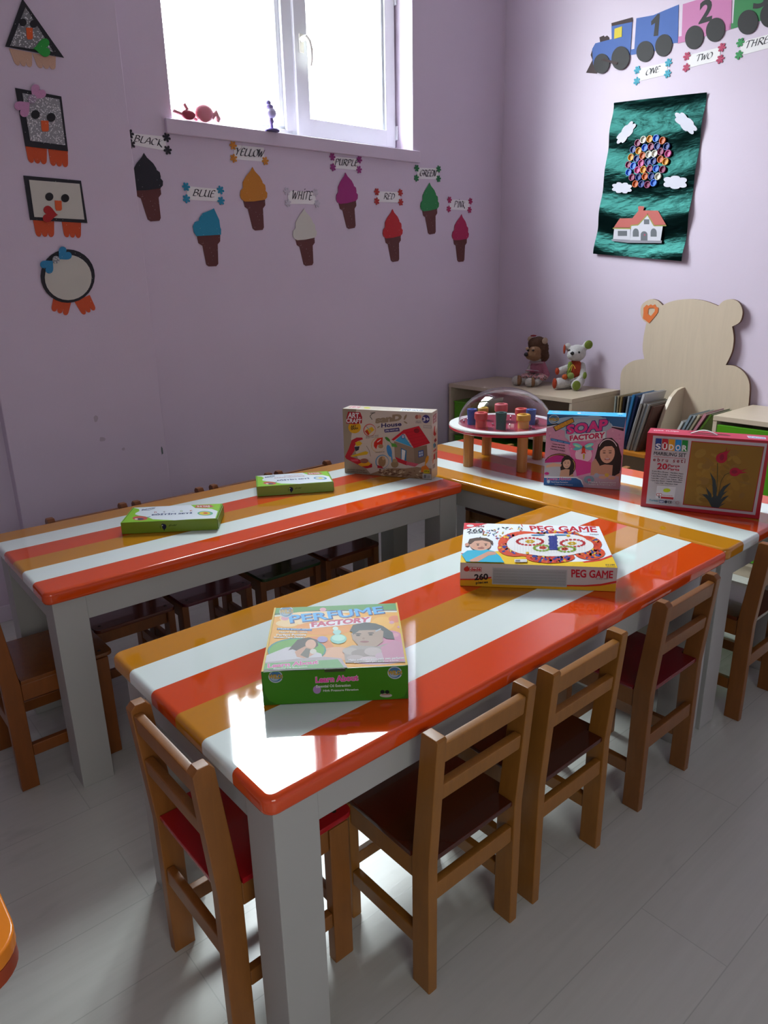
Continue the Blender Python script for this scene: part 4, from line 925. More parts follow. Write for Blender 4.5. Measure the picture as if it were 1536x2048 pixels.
def girl(C, cx, cy, r, look=0, band=True):
    """portrait of a dark haired child looking down; r = face half width"""
    C.poly([(cx-r*1.5, cy+r*3.2), (cx-r*1.7, cy+r*.9), (cx-r*1.25, cy-r*.9), (cx-r*.5, cy-r*1.75), (cx+r*.5, cy-r*1.8), (cx+r*1.3, cy-r*1.0), (cx+r*1.75, cy+r*.6), (cx+r*1.6, cy+r*2.4), (cx+r*.8, cy+r*3.3)], HAIR)
    C.poly([(cx-r*2.0, cy+r*4.0), (cx-r*1.6, cy+r*1.9), (cx-r*.4, cy+r*1.6), (cx+r*.6, cy+r*1.7), (cx+r*1.5, cy+r*2.4), (cx+r*1.7, cy+r*4.0)], SKIN)
    C.poly([(cx+r*.5, cy+r*3.3), (cx+r*.7, cy+r*.6), (cx+r*1.3, cy-r*.2), (cx+r*1.7, cy+r*1.2), (cx+r*1.5, cy+r*2.7)], HAIR)
    C.ell(cx-r*.08, cy+r*.15, r*.95, r*1.3, SKIN2, rot=6)
    C.poly([(cx-r*1.05, cy-r*.1), (cx-r*.6, cy-r*1.25), (cx+r*.4, cy-r*1.35), (cx+r*1.0, cy-r*.2), (cx+r*.5, cy-r*.75), (cx-r*.4, cy-r*.7)], HAIR)
    for sx in (-.42, .34):
        C.ell(cx+sx*r-r*.06, cy+r*.12, r*.2, r*.06, HAIR, rot=-6*sx); C.ell(cx+sx*r-r*.06, cy-r*.14, r*.24, r*.045, PR('#54382e'), rot=8*sx)
    C.ell(cx-r*.1, cy+r*.55, r*.14, r*.09, SKIN); C.ell(cx-r*.08, cy+r*.92, r*.36, r*.12, PR('#8a3a40')); C.ell(cx-r*.08, cy+r*.89, r*.26, r*.05, WHT)
    if band: C.ring(cx, cy-r*.05, r*1.28, r*1.62, .07, PR('#d8c4cc'), 205, 335)

# --- green craft box on the near table
w_, d_, h_ = .263, .264, .068
GB, GT = M('#3c7c18', .3), M('#3f8428', .3)
t = pbox('green craft kit box with orange picture lid, nearest box on the near table', .133, .222, -37.7, w_, d_, h_, M('#35701a', .3))
C = c_top([(90, 668), (1420, 625), (1310, 78), (180, 128)], w_, d_, h_)
C.poly([(92, 660), (178, 190), (1318, 150), (1412, 620)], PR('#d99a20')); C.poly([(185, 128), (1310, 80), (1320, 150), (880, 150), (600, 150), (178, 188)], PR('#3f8a3c'))
C.poly([(178, 192), (600, 146), (1320, 138), (1322, 160), (600, 165), (176, 204)], PR('#c9ccc0')); C.poly([(176, 186), (400, 160), (600, 153), (1322, 146), (1320, 139), (600, 145), (178, 178)], PR('#1c241c'))
for e in ((560, 215, 330, 60, '#e2c69a'), (300, 260, 100, 30, '#dfc08a'), (1180, 260, 110, 60, '#e0a93c'), (1290, 220, 60, 30, '#d2744a'), (640, 300, 260, 60, '#d98a2c'), (560, 480, 170, 110, '#cc7a3a'), (760, 520, 160, 60, '#d0a080'), (1250, 440, 150, 120, '#c07a9a'), (1130, 560, 290, 55, '#c2a2b8')):
    C.ell(*e[:4], PR(e[4]))
for e in ((280, 215, 35), (620, 140, 30), (1260, 250, 24), (1330, 290, 18), (1300, 360, 30)): C.ell(e[0], e[1], e[2], e[2]*.55, PR('#cc8fa0'))
C.text('PERFUME', ((338, 258), (1190, 172), (1168, 114), (322, 196)), PR('#243a7c'), .05); C.text('PERFUME', ((330, 254), (1183, 168), (1161, 110), (314, 192)), PR('#3aa0dc'), .02)
C.poly([(500, 262), (1070, 198), (1060, 250), (510, 305)], PR('#d8d4dc')); C.text('FACTORY', ((528, 290), (1040, 244), (1050, 205), (522, 250)), PR('#b52a5c'), .05)
badge(C, 290, 158, 62)
C.poly([(215, 298), (528, 308), (526, 325), (214, 314)], PR('#2a5f9a')); C.text('Make your own', (225, 300, 520, 318), PR('#9cc0dc'), .02)
for i, s_ in enumerate(('Natural Bath Crystals', 'Perfect Potions', 'Scented Paper Flowers')): C.text(s_, (235-22*i, 328+22*i, 485-10*i, 344+22*i), PR('#efe3d4'), .03, out=(PR('#7a5a44'), .03))
C.ell(400, 490, 262, 105, PR('#1f7f74')); C.ell(400, 492, 246, 98, PR('#4f9a2c'))
C.poly([(112, 640), (130, 530), (300, 465), (400, 450), (620, 520), (640, 600)], PR('#bcbac2')); C.poly([(320, 490), (400, 400), (500, 380), (575, 400), (590, 450), (545, 480), (470, 470), (410, 500), (360, 480)], HAIR)
C.ell(520, 440, 48, 42, SKIN2); C.poly([(380, 500), (470, 455), (540, 480), (560, 520), (480, 560), (400, 545)], SKIN); C.poly([(430, 530), (480, 470), (520, 480), (505, 560)], PR('#5a564c')); C.ell(545, 500, 30, 22, PR('#c4c2b8'))
C.poly([(105, 660), (110, 590), (400, 560), (640, 545), (800, 560), (860, 640), (600, 650)], PR('#a39aa2'))
C.ell(770, 395, 75, 42, PR('#7fc0b4')); C.ell(770, 385, 60, 26, PR('#a9d8c8')); C.ell(755, 335, 38, 22, PR('#9accc4')); C.ell(740, 305, 26, 16, PR('#c2dcd2')); C.ell(625, 398, 48, 27, PR('#8c84b8'))
C.poly([(870, 330), (900, 275), (1010, 252), (1110, 262), (1180, 285), (1270, 340), (1290, 400), (1210, 395), (1140, 350), (950, 350)], PR('#2e3a3e'))
C.poly([(885, 350), (950, 310), (1120, 300), (1185, 330), (1180, 420), (1110, 470), (960, 460), (900, 400)], PR('#a08878')); C.poly([(890, 330), (960, 290), (1110, 285), (1190, 320), (1100, 318), (960, 322), (905, 360)], PR('#2e3a3e'))
C.ell(950, 352, 30, 6, PR('#3c302e')); C.ell(1068, 345, 30, 6, PR('#3c302e')); C.ell(950, 366, 20, 6, PR('#2a2222')); C.ell(1066, 360, 20, 6, PR('#2a2222')); C.ell(1000, 392, 12, 8, PR('#8c7062')); C.ell(1010, 420, 42, 8, PR('#84484c')); C.line((1110, 330), (1160, 310), 10, PR('#9aa8b4'))
C.poly([(820, 480), (900, 450), (1120, 462), (1290, 420), (1385, 440), (1405, 600), (840, 600)], PR('#98908c'))
for e in ((880, 500, 70, 30, '#a8a09c'), (980, 520, 90, 34, '#8c827e'), (1090, 505, 80, 36, '#b0a4a4'), (930, 560, 80, 26, '#a89c9c'), (1060, 570, 90, 22, '#c0b2b8'), (1170, 545, 60, 30, '#b8a0b0')): C.ell(*e[:4], PR(e[4])); C.poly([(1160, 470), (1290, 410), (1385, 440), (1405, 590), (1200, 600)], PR('#b87f9a'))
C.poly([(100, 650), (100, 600), (770, 570), (830, 640), (830, 645)], PR('#5a9a5c')); C.text('Learn About', ((150, 636), (590, 606), (590, 576), (150, 605)), PR('#c44a94'), .04, out=(WHT, .035)); C.text('Essential Oil Extraction', ((200, 650), (495, 634), (495, 624), (200, 638)), WHT, .02)
C.text('Make and scent your very own perfumes', ((870, 592), (1385, 575), (1380, 552), (868, 568)), WHT, .03, out=(PR('#5f5a60'), .02)); C.text('and beautiful gifts for your friends', ((920, 606), (1330, 592), (1328, 580), (918, 594)), WHT, .03)
C.poly([(90, 668), (110, 668), (198, 126), (180, 128)], PR('#c9a824')); C.poly([(1398, 626), (1422, 625), (1312, 78), (1294, 79)], PR('#c9a824'))
C.poly([(660, 668), (680, 645), (850, 640), (870, 655), (850, 660)], PR('#2a3a1a'))
C.build('lid_print', t)
C = c_front([(88, 1020), (1445, 945), (1445, 640), (62, 712)], w_, h_)
C.poly([(90, 1018), (1444, 944), (1444, 642), (64, 712)], PR('#2f6614')); C.poly([(66, 714), (1440, 644), (1440, 850), (1405, 925), (1330, 962), (215, 1003), (140, 975), (98, 900)], PR('#3a7a14'))
C.text('Learn About', ((580, 803), (975, 778), (972, 728), (578, 752)), PR('#d64a9c'), .04, out=(PR('#e8c8dc'), .03))
C.ell(590, 868, 38, 38, PR('#a07fae')); C.text('Essential Oil Extraction', ((582, 850), (905, 836), (903, 812), (582, 826)), PR('#cfd2cc'), .02); C.text('High Pressure Filtration', ((648, 893), (978, 878), (977, 854), (648, 868)), PR('#cfd2cc'), .02)
badge(C, 200, 750, 68); badge(C, 1320, 706, 68)
C.ell(1235, 916, 58, 18, PR('#a8a89a')); C.ell(1203, 884, 20, 18, PR('#16241c')); C.ell(1247, 884, 20, 18, PR('#16241c')); C.line((1195, 908), (1275, 906), 6, PR('#8a2a24'))
C.build('front_print', t)
MB().add(box(w_*.43, w_*.57, -.0012, .001, h_-.005, h_+.0012), M('#2a3a1a', .5)).build('lid_tab', t)

# --- peg game box
w_, d_, h_ = .376, .305, .062
t = pbox('flat white and yellow game box with a boy in turquoise on its lid', .780, .346, -48.8, w_, d_, h_, M('#b9b2ae', .35))
C = c_top([(88, 403), (1432, 450), (1290, 103), (127, 70)], w_, d_, h_)
C.poly([(88, 403), (1432, 450), (1290, 103), (127, 70)], PR('#dfe6ee')); C.poly([(88, 403), (95, 340), (420, 308), (560, 345), (1000, 400), (1240, 395), (1400, 355), (1432, 450)], PR('#e0b818'))
C.poly([(1130, 398), (1290, 375), (1385, 342), (1392, 356), (1290, 392), (1150, 408)], PR('#c42a1c')); C.poly([(96, 325), (160, 322), (160, 330), (95, 333)], PR('#c42a1c'))
C.poly([(127, 70), (330, 77), (122, 128)], PR('#cc2434')); C.ell(180, 95, 32, 10, WHT); C.text('dede', (225, 90, 300, 108), PR('#7c2028'), .03)
C.text('260', ((150, 152), (292, 148), (292, 118), (152, 122)), PR('#20242c'), .02); C.text('pieces', ((168, 166), (300, 160), (300, 146), (166, 152)), PR('#20242c'), .03)
C.text('PEG GAME', ((705, 136), (1268, 152), (1258, 106), (690, 98)), PR('#b8142a'), .03); C.text('as any wish', (1050, 146, 1210, 156), PR('#3a3a44'), .01); C.text('Türkiye', (1205, 166, 1282, 178), PR('#20242c'), .02)
for i in range(64):
    x = random.uniform(250, 640); y = 190-(x-250)*.16+random.uniform(-45, 45); C.ell(x, y, random.uniform(7, 15), 4, PR(random.choice(['#1c3a8c', '#b8242c', '#d0a41c', '#7c9ab8', '#8ab09c', '#20242c'])), rot=random.uniform(-60, 60), n=8)
C.ell(640, 250, 225, 105, PR('#d0481c')); C.ell(560, 285, 150, 72, PR('#c8401a')); C.ell(920, 215, 260, 68, PR('#c8401a')); C.ell(1160, 255, 145, 70, PR('#c8401a')); C.ell(1200, 330, 130, 55, PR('#d0481c')); C.ell(860, 365, 210, 48, PR('#d0481c'))
for cx, cy, rx, ry, n in ((540, 285, 110, 50, 70), (560, 200, 90, 30, 30), (860, 370, 180, 34, 90), (1200, 330, 100, 40, 60), (1190, 240, 90, 40, 50), (940, 165, 200, 20, 30)):
    for i in range(n):
        a = random.uniform(0, 6.28); k = math.sqrt(random.random()); C.ell(cx+rx*k*math.cos(a), cy+ry*k*math.sin(a), 16, 8, PR(random.choice(['#1f2f7c', '#223a94', '#d9b024', '#b8302a', '#b8302a', '#d06a2c'])), rot=random.uniform(-50, 50), n=8, z=C.z+1.6e-5*(1+i % 4))
    C.z += 8e-5
PW = PR('#dedede')
for e in ((700, 255, 210, 88), (920, 230, 260, 64), (1070, 270, 165, 65), (880, 310, 250, 48), (560, 240, 60, 35)): C.ell(*e, PW)
for i in range(26): C.line((560+24*i, 215), (556+24*i, 330), 3, PR('#c9c9cc')) if i % 1 == 0 and 560+24*i < 1180 else None
def pegs(cx, cy, rx, ry, n, col, sz=14): 
    for i in range(n):
        a = 6.283*i/n; C.ell(cx+rx*math.cos(a), cy+ry*math.sin(a), sz, sz*.5, PR(col), n=10, z=C.z+1.6e-5)
    C.z += 3e-5
pegs(690, 235, 110, 30, 20, '#b4242c'); pegs(1055, 250, 100, 30, 18, '#b4242c'); pegs(690, 235, 28, 9, 6, '#c9a41c'); pegs(1050, 252, 26, 9, 6, '#c9a41c')
pegs(790, 290, 66, 24, 14, '#7a9a2c'); pegs(1000, 300, 72, 22, 14, '#7a9a2c'); pegs(798, 287, 20, 7, 5, '#c8442a'); pegs(985, 298, 18, 7, 5, '#c8442a')
for i in range(8):
    for sx in (-22, 0, 22): C.ell(885+sx+(i % 2)*6, 195+15*i, 17, 8, PR('#1f2f80'), n=10)
for x in (760, 960): C.ell(x, 182, 60, 5, PR('#3a86b8'))
C.ell(1020, 188, 16, 9, PR('#d0a41c')); C.ell(665, 332, 14, 9, PR('#d0a41c'))
# the boy in the turquoise shirt
C.poly([(100, 345), (150, 312), (300, 300), (380, 318), (430, 360), (465, 412), (140, 405)], PR('#1aa8c8')); C.ell(262, 262, 92, 50, PR('#c99a84')); C.ell(148, 262, 18, 13, PR('#c08a74'))
C.poly([(155, 250), (170, 215), (235, 203), (320, 207), (372, 235), (368, 262), (340, 240), (280, 226), (215, 232), (180, 260)], PR('#4a3428'))
for x in (242, 310): C.ell(x, 266, 10, 5, PR('#2a2020')); C.ell(x, 256, 16, 3, PR('#6a4c3c'))
C.ell(276, 280, 12, 5, PR('#b5846e')); C.ell(222, 286, 16, 7, PR('#d0987c')); C.ell(330, 284, 14, 7, PR('#d0987c'))
C.ell(268, 292, 30, 6, PR('#8a4a44')); C.poly([(165, 395), (330, 320), (385, 322), (400, 345), (330, 355), (240, 405), (180, 406)], PR('#c4927c'))
C.rect(552, 386, 658, 410, PR('#c9c9cc')); C.rect(560, 392, 600, 406, PR('#6a6f7a')); C.text('01144', (1328, 430, 1404, 440), PR('#20242c'), .04)
C.build('lid_print', t)
C = c_front([(88, 605), (1418, 657), (1432, 452), (88, 405)], w_, h_)
C.poly([(88, 605), (1418, 657), (1432, 452), (88, 405)], PR('#b4a8a4')); C.poly([(88, 605), (88, 550), (330, 540), (500, 572), (800, 600), (1050, 612), (1250, 608), (1426, 585), (1418, 657)], PR('#c9931a'))
C.poly([(90, 545), (200, 545), (356, 528), (356, 540), (200, 556), (90, 556)], PR('#b8241c')); C.poly([(1000, 598), (1150, 600), (1290, 590), (1426, 562), (1424, 582), (1290, 606), (1150, 614), (1000, 610)], PR('#b8241c'))
C.ell(144, 462, 25, 20, PR('#a82a24')); C.poly([(120, 452), (150, 432), (166, 456)], PR('#a82a24')); C.poly([(165, 442), (270, 446), (272, 484), (166, 480)], PR('#8f1c24')); C.poly([(169, 446), (266, 450), (268, 480), (170, 476)], PR('#c4b8b4')); C.text('dedé', ((176, 474), (262, 476), (262, 452), (176, 450)), PR('#a81c2a'), .04)
C.text('260', ((215, 556), (326, 550), (324, 502), (212, 508)), PR('#231c1e'), .045); C.text('pieces', ((226, 596), (328, 588), (326, 564), (224, 570)), PR('#231c1e'), .03)
C.poly([(362, 446), (1004, 466), (1000, 618), (362, 592)], PR('#a3a09e')); C.poly([(370, 454), (996, 474), (992, 608), (370, 584)], PR('#8f8d8c'))
for i in range(14): C.text('small pegs are not suitable for young children choking hazard keep this box for reference', ((378, 466+8.3*i), (985, 484+8.3*i), (985, 479+8.3*i), (378, 461+8.3*i)), PR('#6f6d6d' if i % 3 else '#a8a6a4'))
C.text('PEG GAME', ((1040, 530), (1388, 540), (1392, 478), (1038, 466)), PR('#a81428'), .03); C.text('as any wish', (1248, 540, 1352, 551), PR('#231c1e'), .01)
C.build('front_print', t)

# --- two flat green learning boxes
def green_box(label, x, y, rz, w_, d_, h_, top, fr, blue, lines):
    t = pbox(label, x, y, rz, w_, d_, h_, M('#6f8a14', .35), group='flat green boxes')
    C = c_top([(80, 370), (1345, 315), (1450, 130), (270, 175)], w_, d_, h_)
    C.poly([(80, 370), (1420, 310), (1452, 128), (270, 172)], PR('#7fb81e'))
    C.poly([(280, 178), (600, 160), (1040, 145), (1090, 185), (1300, 195), (1375, 225), (1330, 312), (1000, 325), (800, 340), (640, 330), (520, 325), (430, 290), (330, 275), (290, 262), (300, 245), (355, 220), (350, 195)], PR('#d0d8e0'))
    C.poly([(95, 368), (105, 366), (288, 175), (280, 174)], PR('#3c6a10')); C.poly([(1340, 314), (1348, 313), (1440, 130), (1432, 130)], PR('#3c6a10'))
    C.text('Bebekler', ((382, 216), (575, 182), (575, 170), (382, 200)), PR('#2c3f64'), .03, shear=.3); C.path([(390, 208), (480, 212), (565, 188)], 4, PR('#2c3f64'))
    C.ell(350, 312, 100, 28, PR('#b84a44')); C.ell(340, 322, 60, 12, PR('#34405c')); C.ell(300, 322, 22, 8, WHT); C.path([(440, 300), (470, 296), (490, 292)], 7, PR('#4a7a94'))
    if lines == 1:
        for ch, x_, c in zip('DİKKAT'.replace('KK', 'K')[:5] if False else 'DİÇGK', (565, 680, 800, 905, 1035), ('#a04a4c', '#8c8c94', '#b5bcc4', '#7a9a54', '#b06a4c')): C.text(ch, ((x_-16, 246-(x_-565)*.04), (x_+16, 244-(x_-565)*.04), (x_+16, 228-(x_-565)*.04), (x_-16, 230-(x_-565)*.04)), PR(c), .03)
    else:
        C.text('Sözcükleri Eşleştirme', ((700, 200), (1000, 186), (1000, 176), (700, 190)), PR('#a03a48'), .02); C.text('KAVRAM GELİŞTİRME', ((520, 232), (1010, 212), (1010, 196), (520, 216)), PR('#a03a48'), .03)
    C.text('EĞİTİM SETİ', ((512, 278), (1040, 256), (1046, 236), (520, 258)), PR('#2c3f70'), .045)
    C.poly([(1085, 180), (1110, 150), (1290, 145), (1335, 170), (1240, 185)], PR('#b8564a')); C.text('3-6 YAŞ', (1120, 155, 1280, 178), WHT, .04)
    C.ell(1210, 252, 100, 28, PR('#3f86b0' if blue else '#5aa888')); C.ell(1205, 252, 72, 20, PR('#d0b82a' if not blue else '#c9cfc4')); C.ell(1215, 250, 30, 10, PR('#c4542c' if not blue else '#d8c02c'))
    C.build('lid_print', t)
    C = c_front([(95, 525), (1370, 465), (1345, 320), (80, 375)], w_, h_)
    C.ell(665, 425, 28, 34, PR('#14183c')); C.ell(645, 400, 20, 14, PR('#14183c')); C.ell(640, 408, 8, 6, WHT); C.poly([(645, 440), (665, 480), (680, 445)], PR('#14183c')); C.line((610, 410), (612, 450), 6, PR('#3a4416'))
    C.text('Erdal', ((722, 420), (830, 412), (835, 390), (728, 398)), PR('#2c380c'), .01, shear=.4); C.text('Yayınları', ((755, 452), (820, 448), (820, 442), (755, 446)), PR('#46541a'), .01)
    C.build('front_print', t)
    MB().add(box(w_-.0005, w_+.003, .004, d_-.004, .002, h_-.004, .001), M('#5c7a12', .4)).build('side_flap', t)
green_box('flat green learning set box on the left part of the window side table', .311, 1.326, -35.7, .29, .157, .037, 0, 0, False, 1)
green_box('flat green learning set box with a blue ring, beside the beige upright box', .827, 1.381, -29.8, .274, .155, .037, 0, 0, True, 2)

# --- sand house box, standing
w_, d_, h_ = .363, .075, .2585
t = pbox('beige craft box with red roofed toy house picture, standing upright', 1.257, 1.424, -61.7, w_, d_, h_, M('#b3aa9c', .35))
C = c_front([(130, 1045), (1285, 1138), (1275, 236), (85, 190)], w_, h_)
C.poly([(130, 1045), (1285, 1138), (1275, 236), (85, 190)], PR('#bdb3a8')); C.poly([(85, 190), (270, 198), (215, 500), (205, 600), (300, 850), (480, 1072), (130, 1045)], PR('#8f8270'))
C.ell(250, 440, 84, 80, PR('#c9981c')); C.text('ART', ((200, 448), (268, 440), (268, 412), (200, 416)), PR('#3a2c14'), .04); C.text('BARK', ((205, 474), (300, 462), (298, 440), (205, 448)), PR('#3a2c14'), .04)
C.poly([(140, 320), (160, 232), (320, 238), (348, 300), (345, 385), (250, 400), (140, 388)], PR('#9c1c28'))
C.text('ART.', ((160, 312), (322, 318), (318, 252), (165, 245)), WHT, .03); C.text('CRAFT', ((140, 378), (335, 388), (338, 332), (142, 322)), WHT, .03)
C.text('sanD', ((535, 380), (860, 340), (862, 262), (535, 300)), PR('#8c7a64'), .07); C.text('House', ((605, 440), (868, 415), (866, 362), (605, 388)), PR('#2f2a5c'), .03)
C.poly([(640, 465), (840, 440), (850, 488), (650, 508)], PR('#433a6c')); C.text('play sand set', ((662, 495), (830, 478), (826, 455), (660, 472)), WHT, .02)
C.path([(455, 250), (520, 240), (480, 255), (450, 290), (480, 335)], 9, PR('#54544c')); C.ell(920, 300, 14, 40, PR('#8c7a64'), rot=25); C.ell(925, 370, 10, 28, PR('#8c7a64'), rot=-60); C.ell(566, 434, 8, 22, PR('#8c7a64'), rot=55)
C.ell(1075, 295, 24, 28, PR('#9a5a50')); C.ell(1110, 292, 24, 26, PR('#c48a78')); C.text('with fun', (1060, 345, 1135, 358), PR('#3a3a4c'), .02); C.text('science', (1060, 364, 1135, 377), PR('#3a3a4c'), .02)
C.ell(1196, 322, 52, 56, PR('#3a3470')); C.text('3+', (1158, 298, 1238, 350), WHT, .03); C.poly([(1165, 405), (1275, 412), (1275, 448), (1165, 442)], PR('#8f8a88')); C.poly([(1170, 412), (1268, 418), (1268, 440), (1170, 435)], PR('#b8b0a8'))
for e, c in (((448, 475, 82, 84), '#b84a44'), ((565, 672, 96, 100), '#b8a07c'), ((622, 895, 90, 92), '#4a86b0')): C.ell(*e, PR(c)); C.ell(e[0]+4, e[1]+2, e[2]-9, e[3]-9, PR('#bfb2a4'))
C.poly([(390, 480), (480, 430), (515, 470), (440, 535)], PR('#c9a01c')); C.poly([(385, 490), (420, 470), (450, 530), (430, 545)], PR('#a8341c')); C.line((400, 420), (470, 500), 10, PR('#8a8a84'))
C.poly([(510, 640), (555, 585), (625, 570), (622, 680), (560, 670), (540, 730), (508, 690)], PR('#bc2418')); C.ell(600, 690, 34, 28, PR('#9a7c5a')); C.line((555, 635), (600, 600), 9, WHT)
C.ell(620, 895, 50, 70, PR('#8c7050')); C.poly([(560, 940), (620, 960), (640, 985), (560, 980)], PR('#a82430')); C.ell(640, 850, 20, 24, PR('#b89468'))
for y in (545, 565): C.text('shape the sand', ((400, y+22), (565, y+4), (565, y-8), (400, y+10)), PR('#3a342c'), .02)
C.text('cut bricks to size', ((530, 778), (650, 768), (650, 756), (530, 766)), PR('#3a342c'), .02); C.text('stack your blocks', ((590, 1000), (720, 992), (720, 980), (590, 988)), PR('#3a342c'), .02)
C.poly([(130, 830), (180, 720), (215, 610), (280, 575), (355, 575), (362, 600), (290, 625), (250, 700), (260, 740), (205, 830), (300, 860), (490, 925), (490, 970), (420, 985), (330, 950), (150, 860)], PR('#a81c2c'))
C.poly([(260, 640), (320, 620), (355, 650), (330, 680), (280, 690)], PR('#c9a41c')); C.poly([(250, 700), (320, 690), (310, 740), (270, 760)], PR('#33303c')); C.poly([(200, 820), (400, 755), (440, 770), (420, 800), (240, 830)], PR('#c4a01c')); C.poly([(300, 930), (420, 880), (475, 925), (440, 950), (350, 960)], PR('#d0981c')); C.ell(385, 885, 55, 32, PR('#8a5a4c'))
C.path([(410, 685), (445, 740), (468, 825)], 6, PR('#7a7068')); C.poly([(200, 870), (300, 860), (310, 890), (230, 890)], PR('#c4485c'))
# the sand brick house
C.poly([(775, 620), (1040, 710), (1055, 950), (790, 830)], PR('#8a7866')); C.poly([(1040, 710), (1215, 670), (1230, 880), (1055, 950)], PR('#7c6a58'))
C.poly([(790, 615), (890, 525), (1018, 700)], PR('#3f9ac4')); C.poly([(740, 600), (900, 470), (1105, 415), (1260, 645), (1040, 715), (920, 520), (885, 525), (770, 615)], PR('#b8182a')); C.ell(1075, 480, 38, 32, PR('#7c1420'))
for i in range(1, 6): C.line((915+14*i, 490+42*i-20), (1105+26*i, 430+38*i), 4, PR('#941424'))
C.ell(895, 560, 26, 30, PR('#2a5a94')); C.ell(895, 560, 17, 21, WHT); C.line((895, 538), (895, 582), 4, PR('#2a5a94')); C.line((875, 560), (915, 560), 4, PR('#2a5a94'))
C.poly([(868, 710), (945, 745), (940, 910), (870, 870)], PR('#2a6a94')); C.poly([(880, 728), (930, 748), (915, 905), (880, 885)], PR('#d0d0d0')); C.poly([(1100, 752), (1170, 735), (1175, 820), (1105, 840)], PR('#34508c')); C.poly([(1110, 765), (1160, 752), (1163, 812), (1115, 826)], PR('#a8b4c4')); C.line((1137, 755), (1140, 822), 7, PR('#34508c')); C.line((1112, 795), (1163, 780), 7, PR('#34508c'))
C.poly([(790, 830), (980, 900), (955, 945), (830, 900)], PR('#b01c2c')); C.poly([(950, 890), (1110, 925), (1060, 962), (940, 935)], PR('#b84a5c'))
C.ell(690, 595, 18, 42, PR('#3c7c2c'), rot=-50); C.line((705, 610), (750, 660), 9, PR('#3c7c2c')); C.poly([(735, 645), (800, 655), (825, 700), (750, 695)], PR('#4a8c34'))
C.ell(715, 750, 32, 82, PR('#3a82bc'), rot=-14); C.line((745, 810), (760, 920), 16, PR('#3a82bc')); C.ell(790, 930, 50, 46, PR('#8c7456')); C.ell(790, 880, 34, 24, PR('#9a8464'))
C.poly([(440, 1070), (600, 1010), (760, 980), (930, 985), (1080, 965), (1285, 985), (1285, 1138), (800, 1098)], PR('#8c7058'))
for i in range(70):
    x = random.uniform(560, 1240); y = random.uniform(1000, 1095)+(x-560)*.03; C.ell(x, y, random.uniform(12, 34), random.uniform(6, 14), PR(random.choice(['#6c4c3c', '#a58a6c', '#c0a88c', '#7c5f48'])), rot=random.uniform(-40, 40), n=8)
C.ell(1220, 865, 20, 55, PR('#d08a1c'), rot=15); C.line((1205, 900), (1195, 960), 14, PR('#d08a1c')); C.poly([(1150, 960), (1210, 940), (1250, 985), (1230, 1040), (1140, 1030)], PR('#c86a1c')); C.rect(1178, 1000, 1258, 1050, PR('#b8a41c')); C.text('250 g', (1186, 1012, 1248, 1032), PR('#2a2414'), .03)
C.poly([(1165, 1052), (1280, 1062), (1280, 1130), (1165, 1118)], PR('#a8a4a4')); C.rect(1180, 1068, 1215, 1110, PR('#6c6a6c')); C.rect(1225, 1075, 1268, 1115, PR('#8c8a8c'))
C.text('ADVANCED CRAFTING SET', ((165, 1003), (400, 1020), (400, 1006), (165, 990)), PR('#4c4234'), .02); C.text('WATERPROOF PLAY SAND', ((165, 1028), (430, 1048), (430, 1034), (165, 1015)), PR('#4c4234'), .02)
C.build('front_print', t)
C = c_right([(1285, 1138), (1402, 1080), (1388, 200), (1275, 238)], w_, d_, h_)
C.poly([(1300, 280), (1362, 245), (1364, 350), (1300, 380)], PR('#8c242c')); C.text('ART', ((1306, 325), (1358, 300), (1358, 262), (1306, 288)), PR('#c4b0ac'), .05); C.text('CRAFT', ((1306, 368), (1360, 345), (1360, 312), (1306, 335)), PR('#c4b0ac'), .05)
C.poly([(1310, 520), (1325, 420), (1345, 400), (1338, 480), (1365, 515), (1340, 545)], PR('#a82420')); C.poly([(1320, 600), (1355, 565), (1378, 600), (1345, 630)], PR('#8c1c28')); C.poly([(1305, 650), (1345, 625), (1350, 690), (1315, 700)], PR('#4a86a0')); C.ell(1352, 665, 10, 22, PR('#2a3a6c')); C.poly([(1308, 740), (1370, 705), (1368, 730), (1312, 752)], PR('#a82438'))
C.poly([(1315, 790), (1350, 765), (1350, 850), (1318, 860)], PR('#a8242c')); C.line((1368, 760), (1372, 860), 6, PR('#4c4844')); C.line((1382, 755), (1384, 850), 5, PR('#4c4844')); C.poly([(1300, 850), (1315, 840), (1312, 900), (1300, 915)], PR('#c8541c')); C.poly([(1300, 930), (1350, 910), (1350, 965), (1300, 985)], PR('#8c7c74'))
C.build('side_print', t)
C = c_top([(85, 190), (1275, 238), (1390, 190), (200, 140)], w_, d_, h_)
C.poly([(170, 178), (230, 150), (360, 158), (320, 182)], PR('#b0505c')); C.text('ART CRAFT', ((190, 176), (310, 180), (345, 160), (235, 152)), WHT, .03); C.ell(440, 178, 48, 11, PR('#b0b02c'))
C.poly([(880, 212), (920, 185), (1200, 195), (1180, 222)], PR('#d0d0d4')); C.text('SAND HOUSE', ((900, 212), (1170, 220), (1200, 200), (930, 190)), PR('#3a5a74'), .02)
C.build('top_print', t)

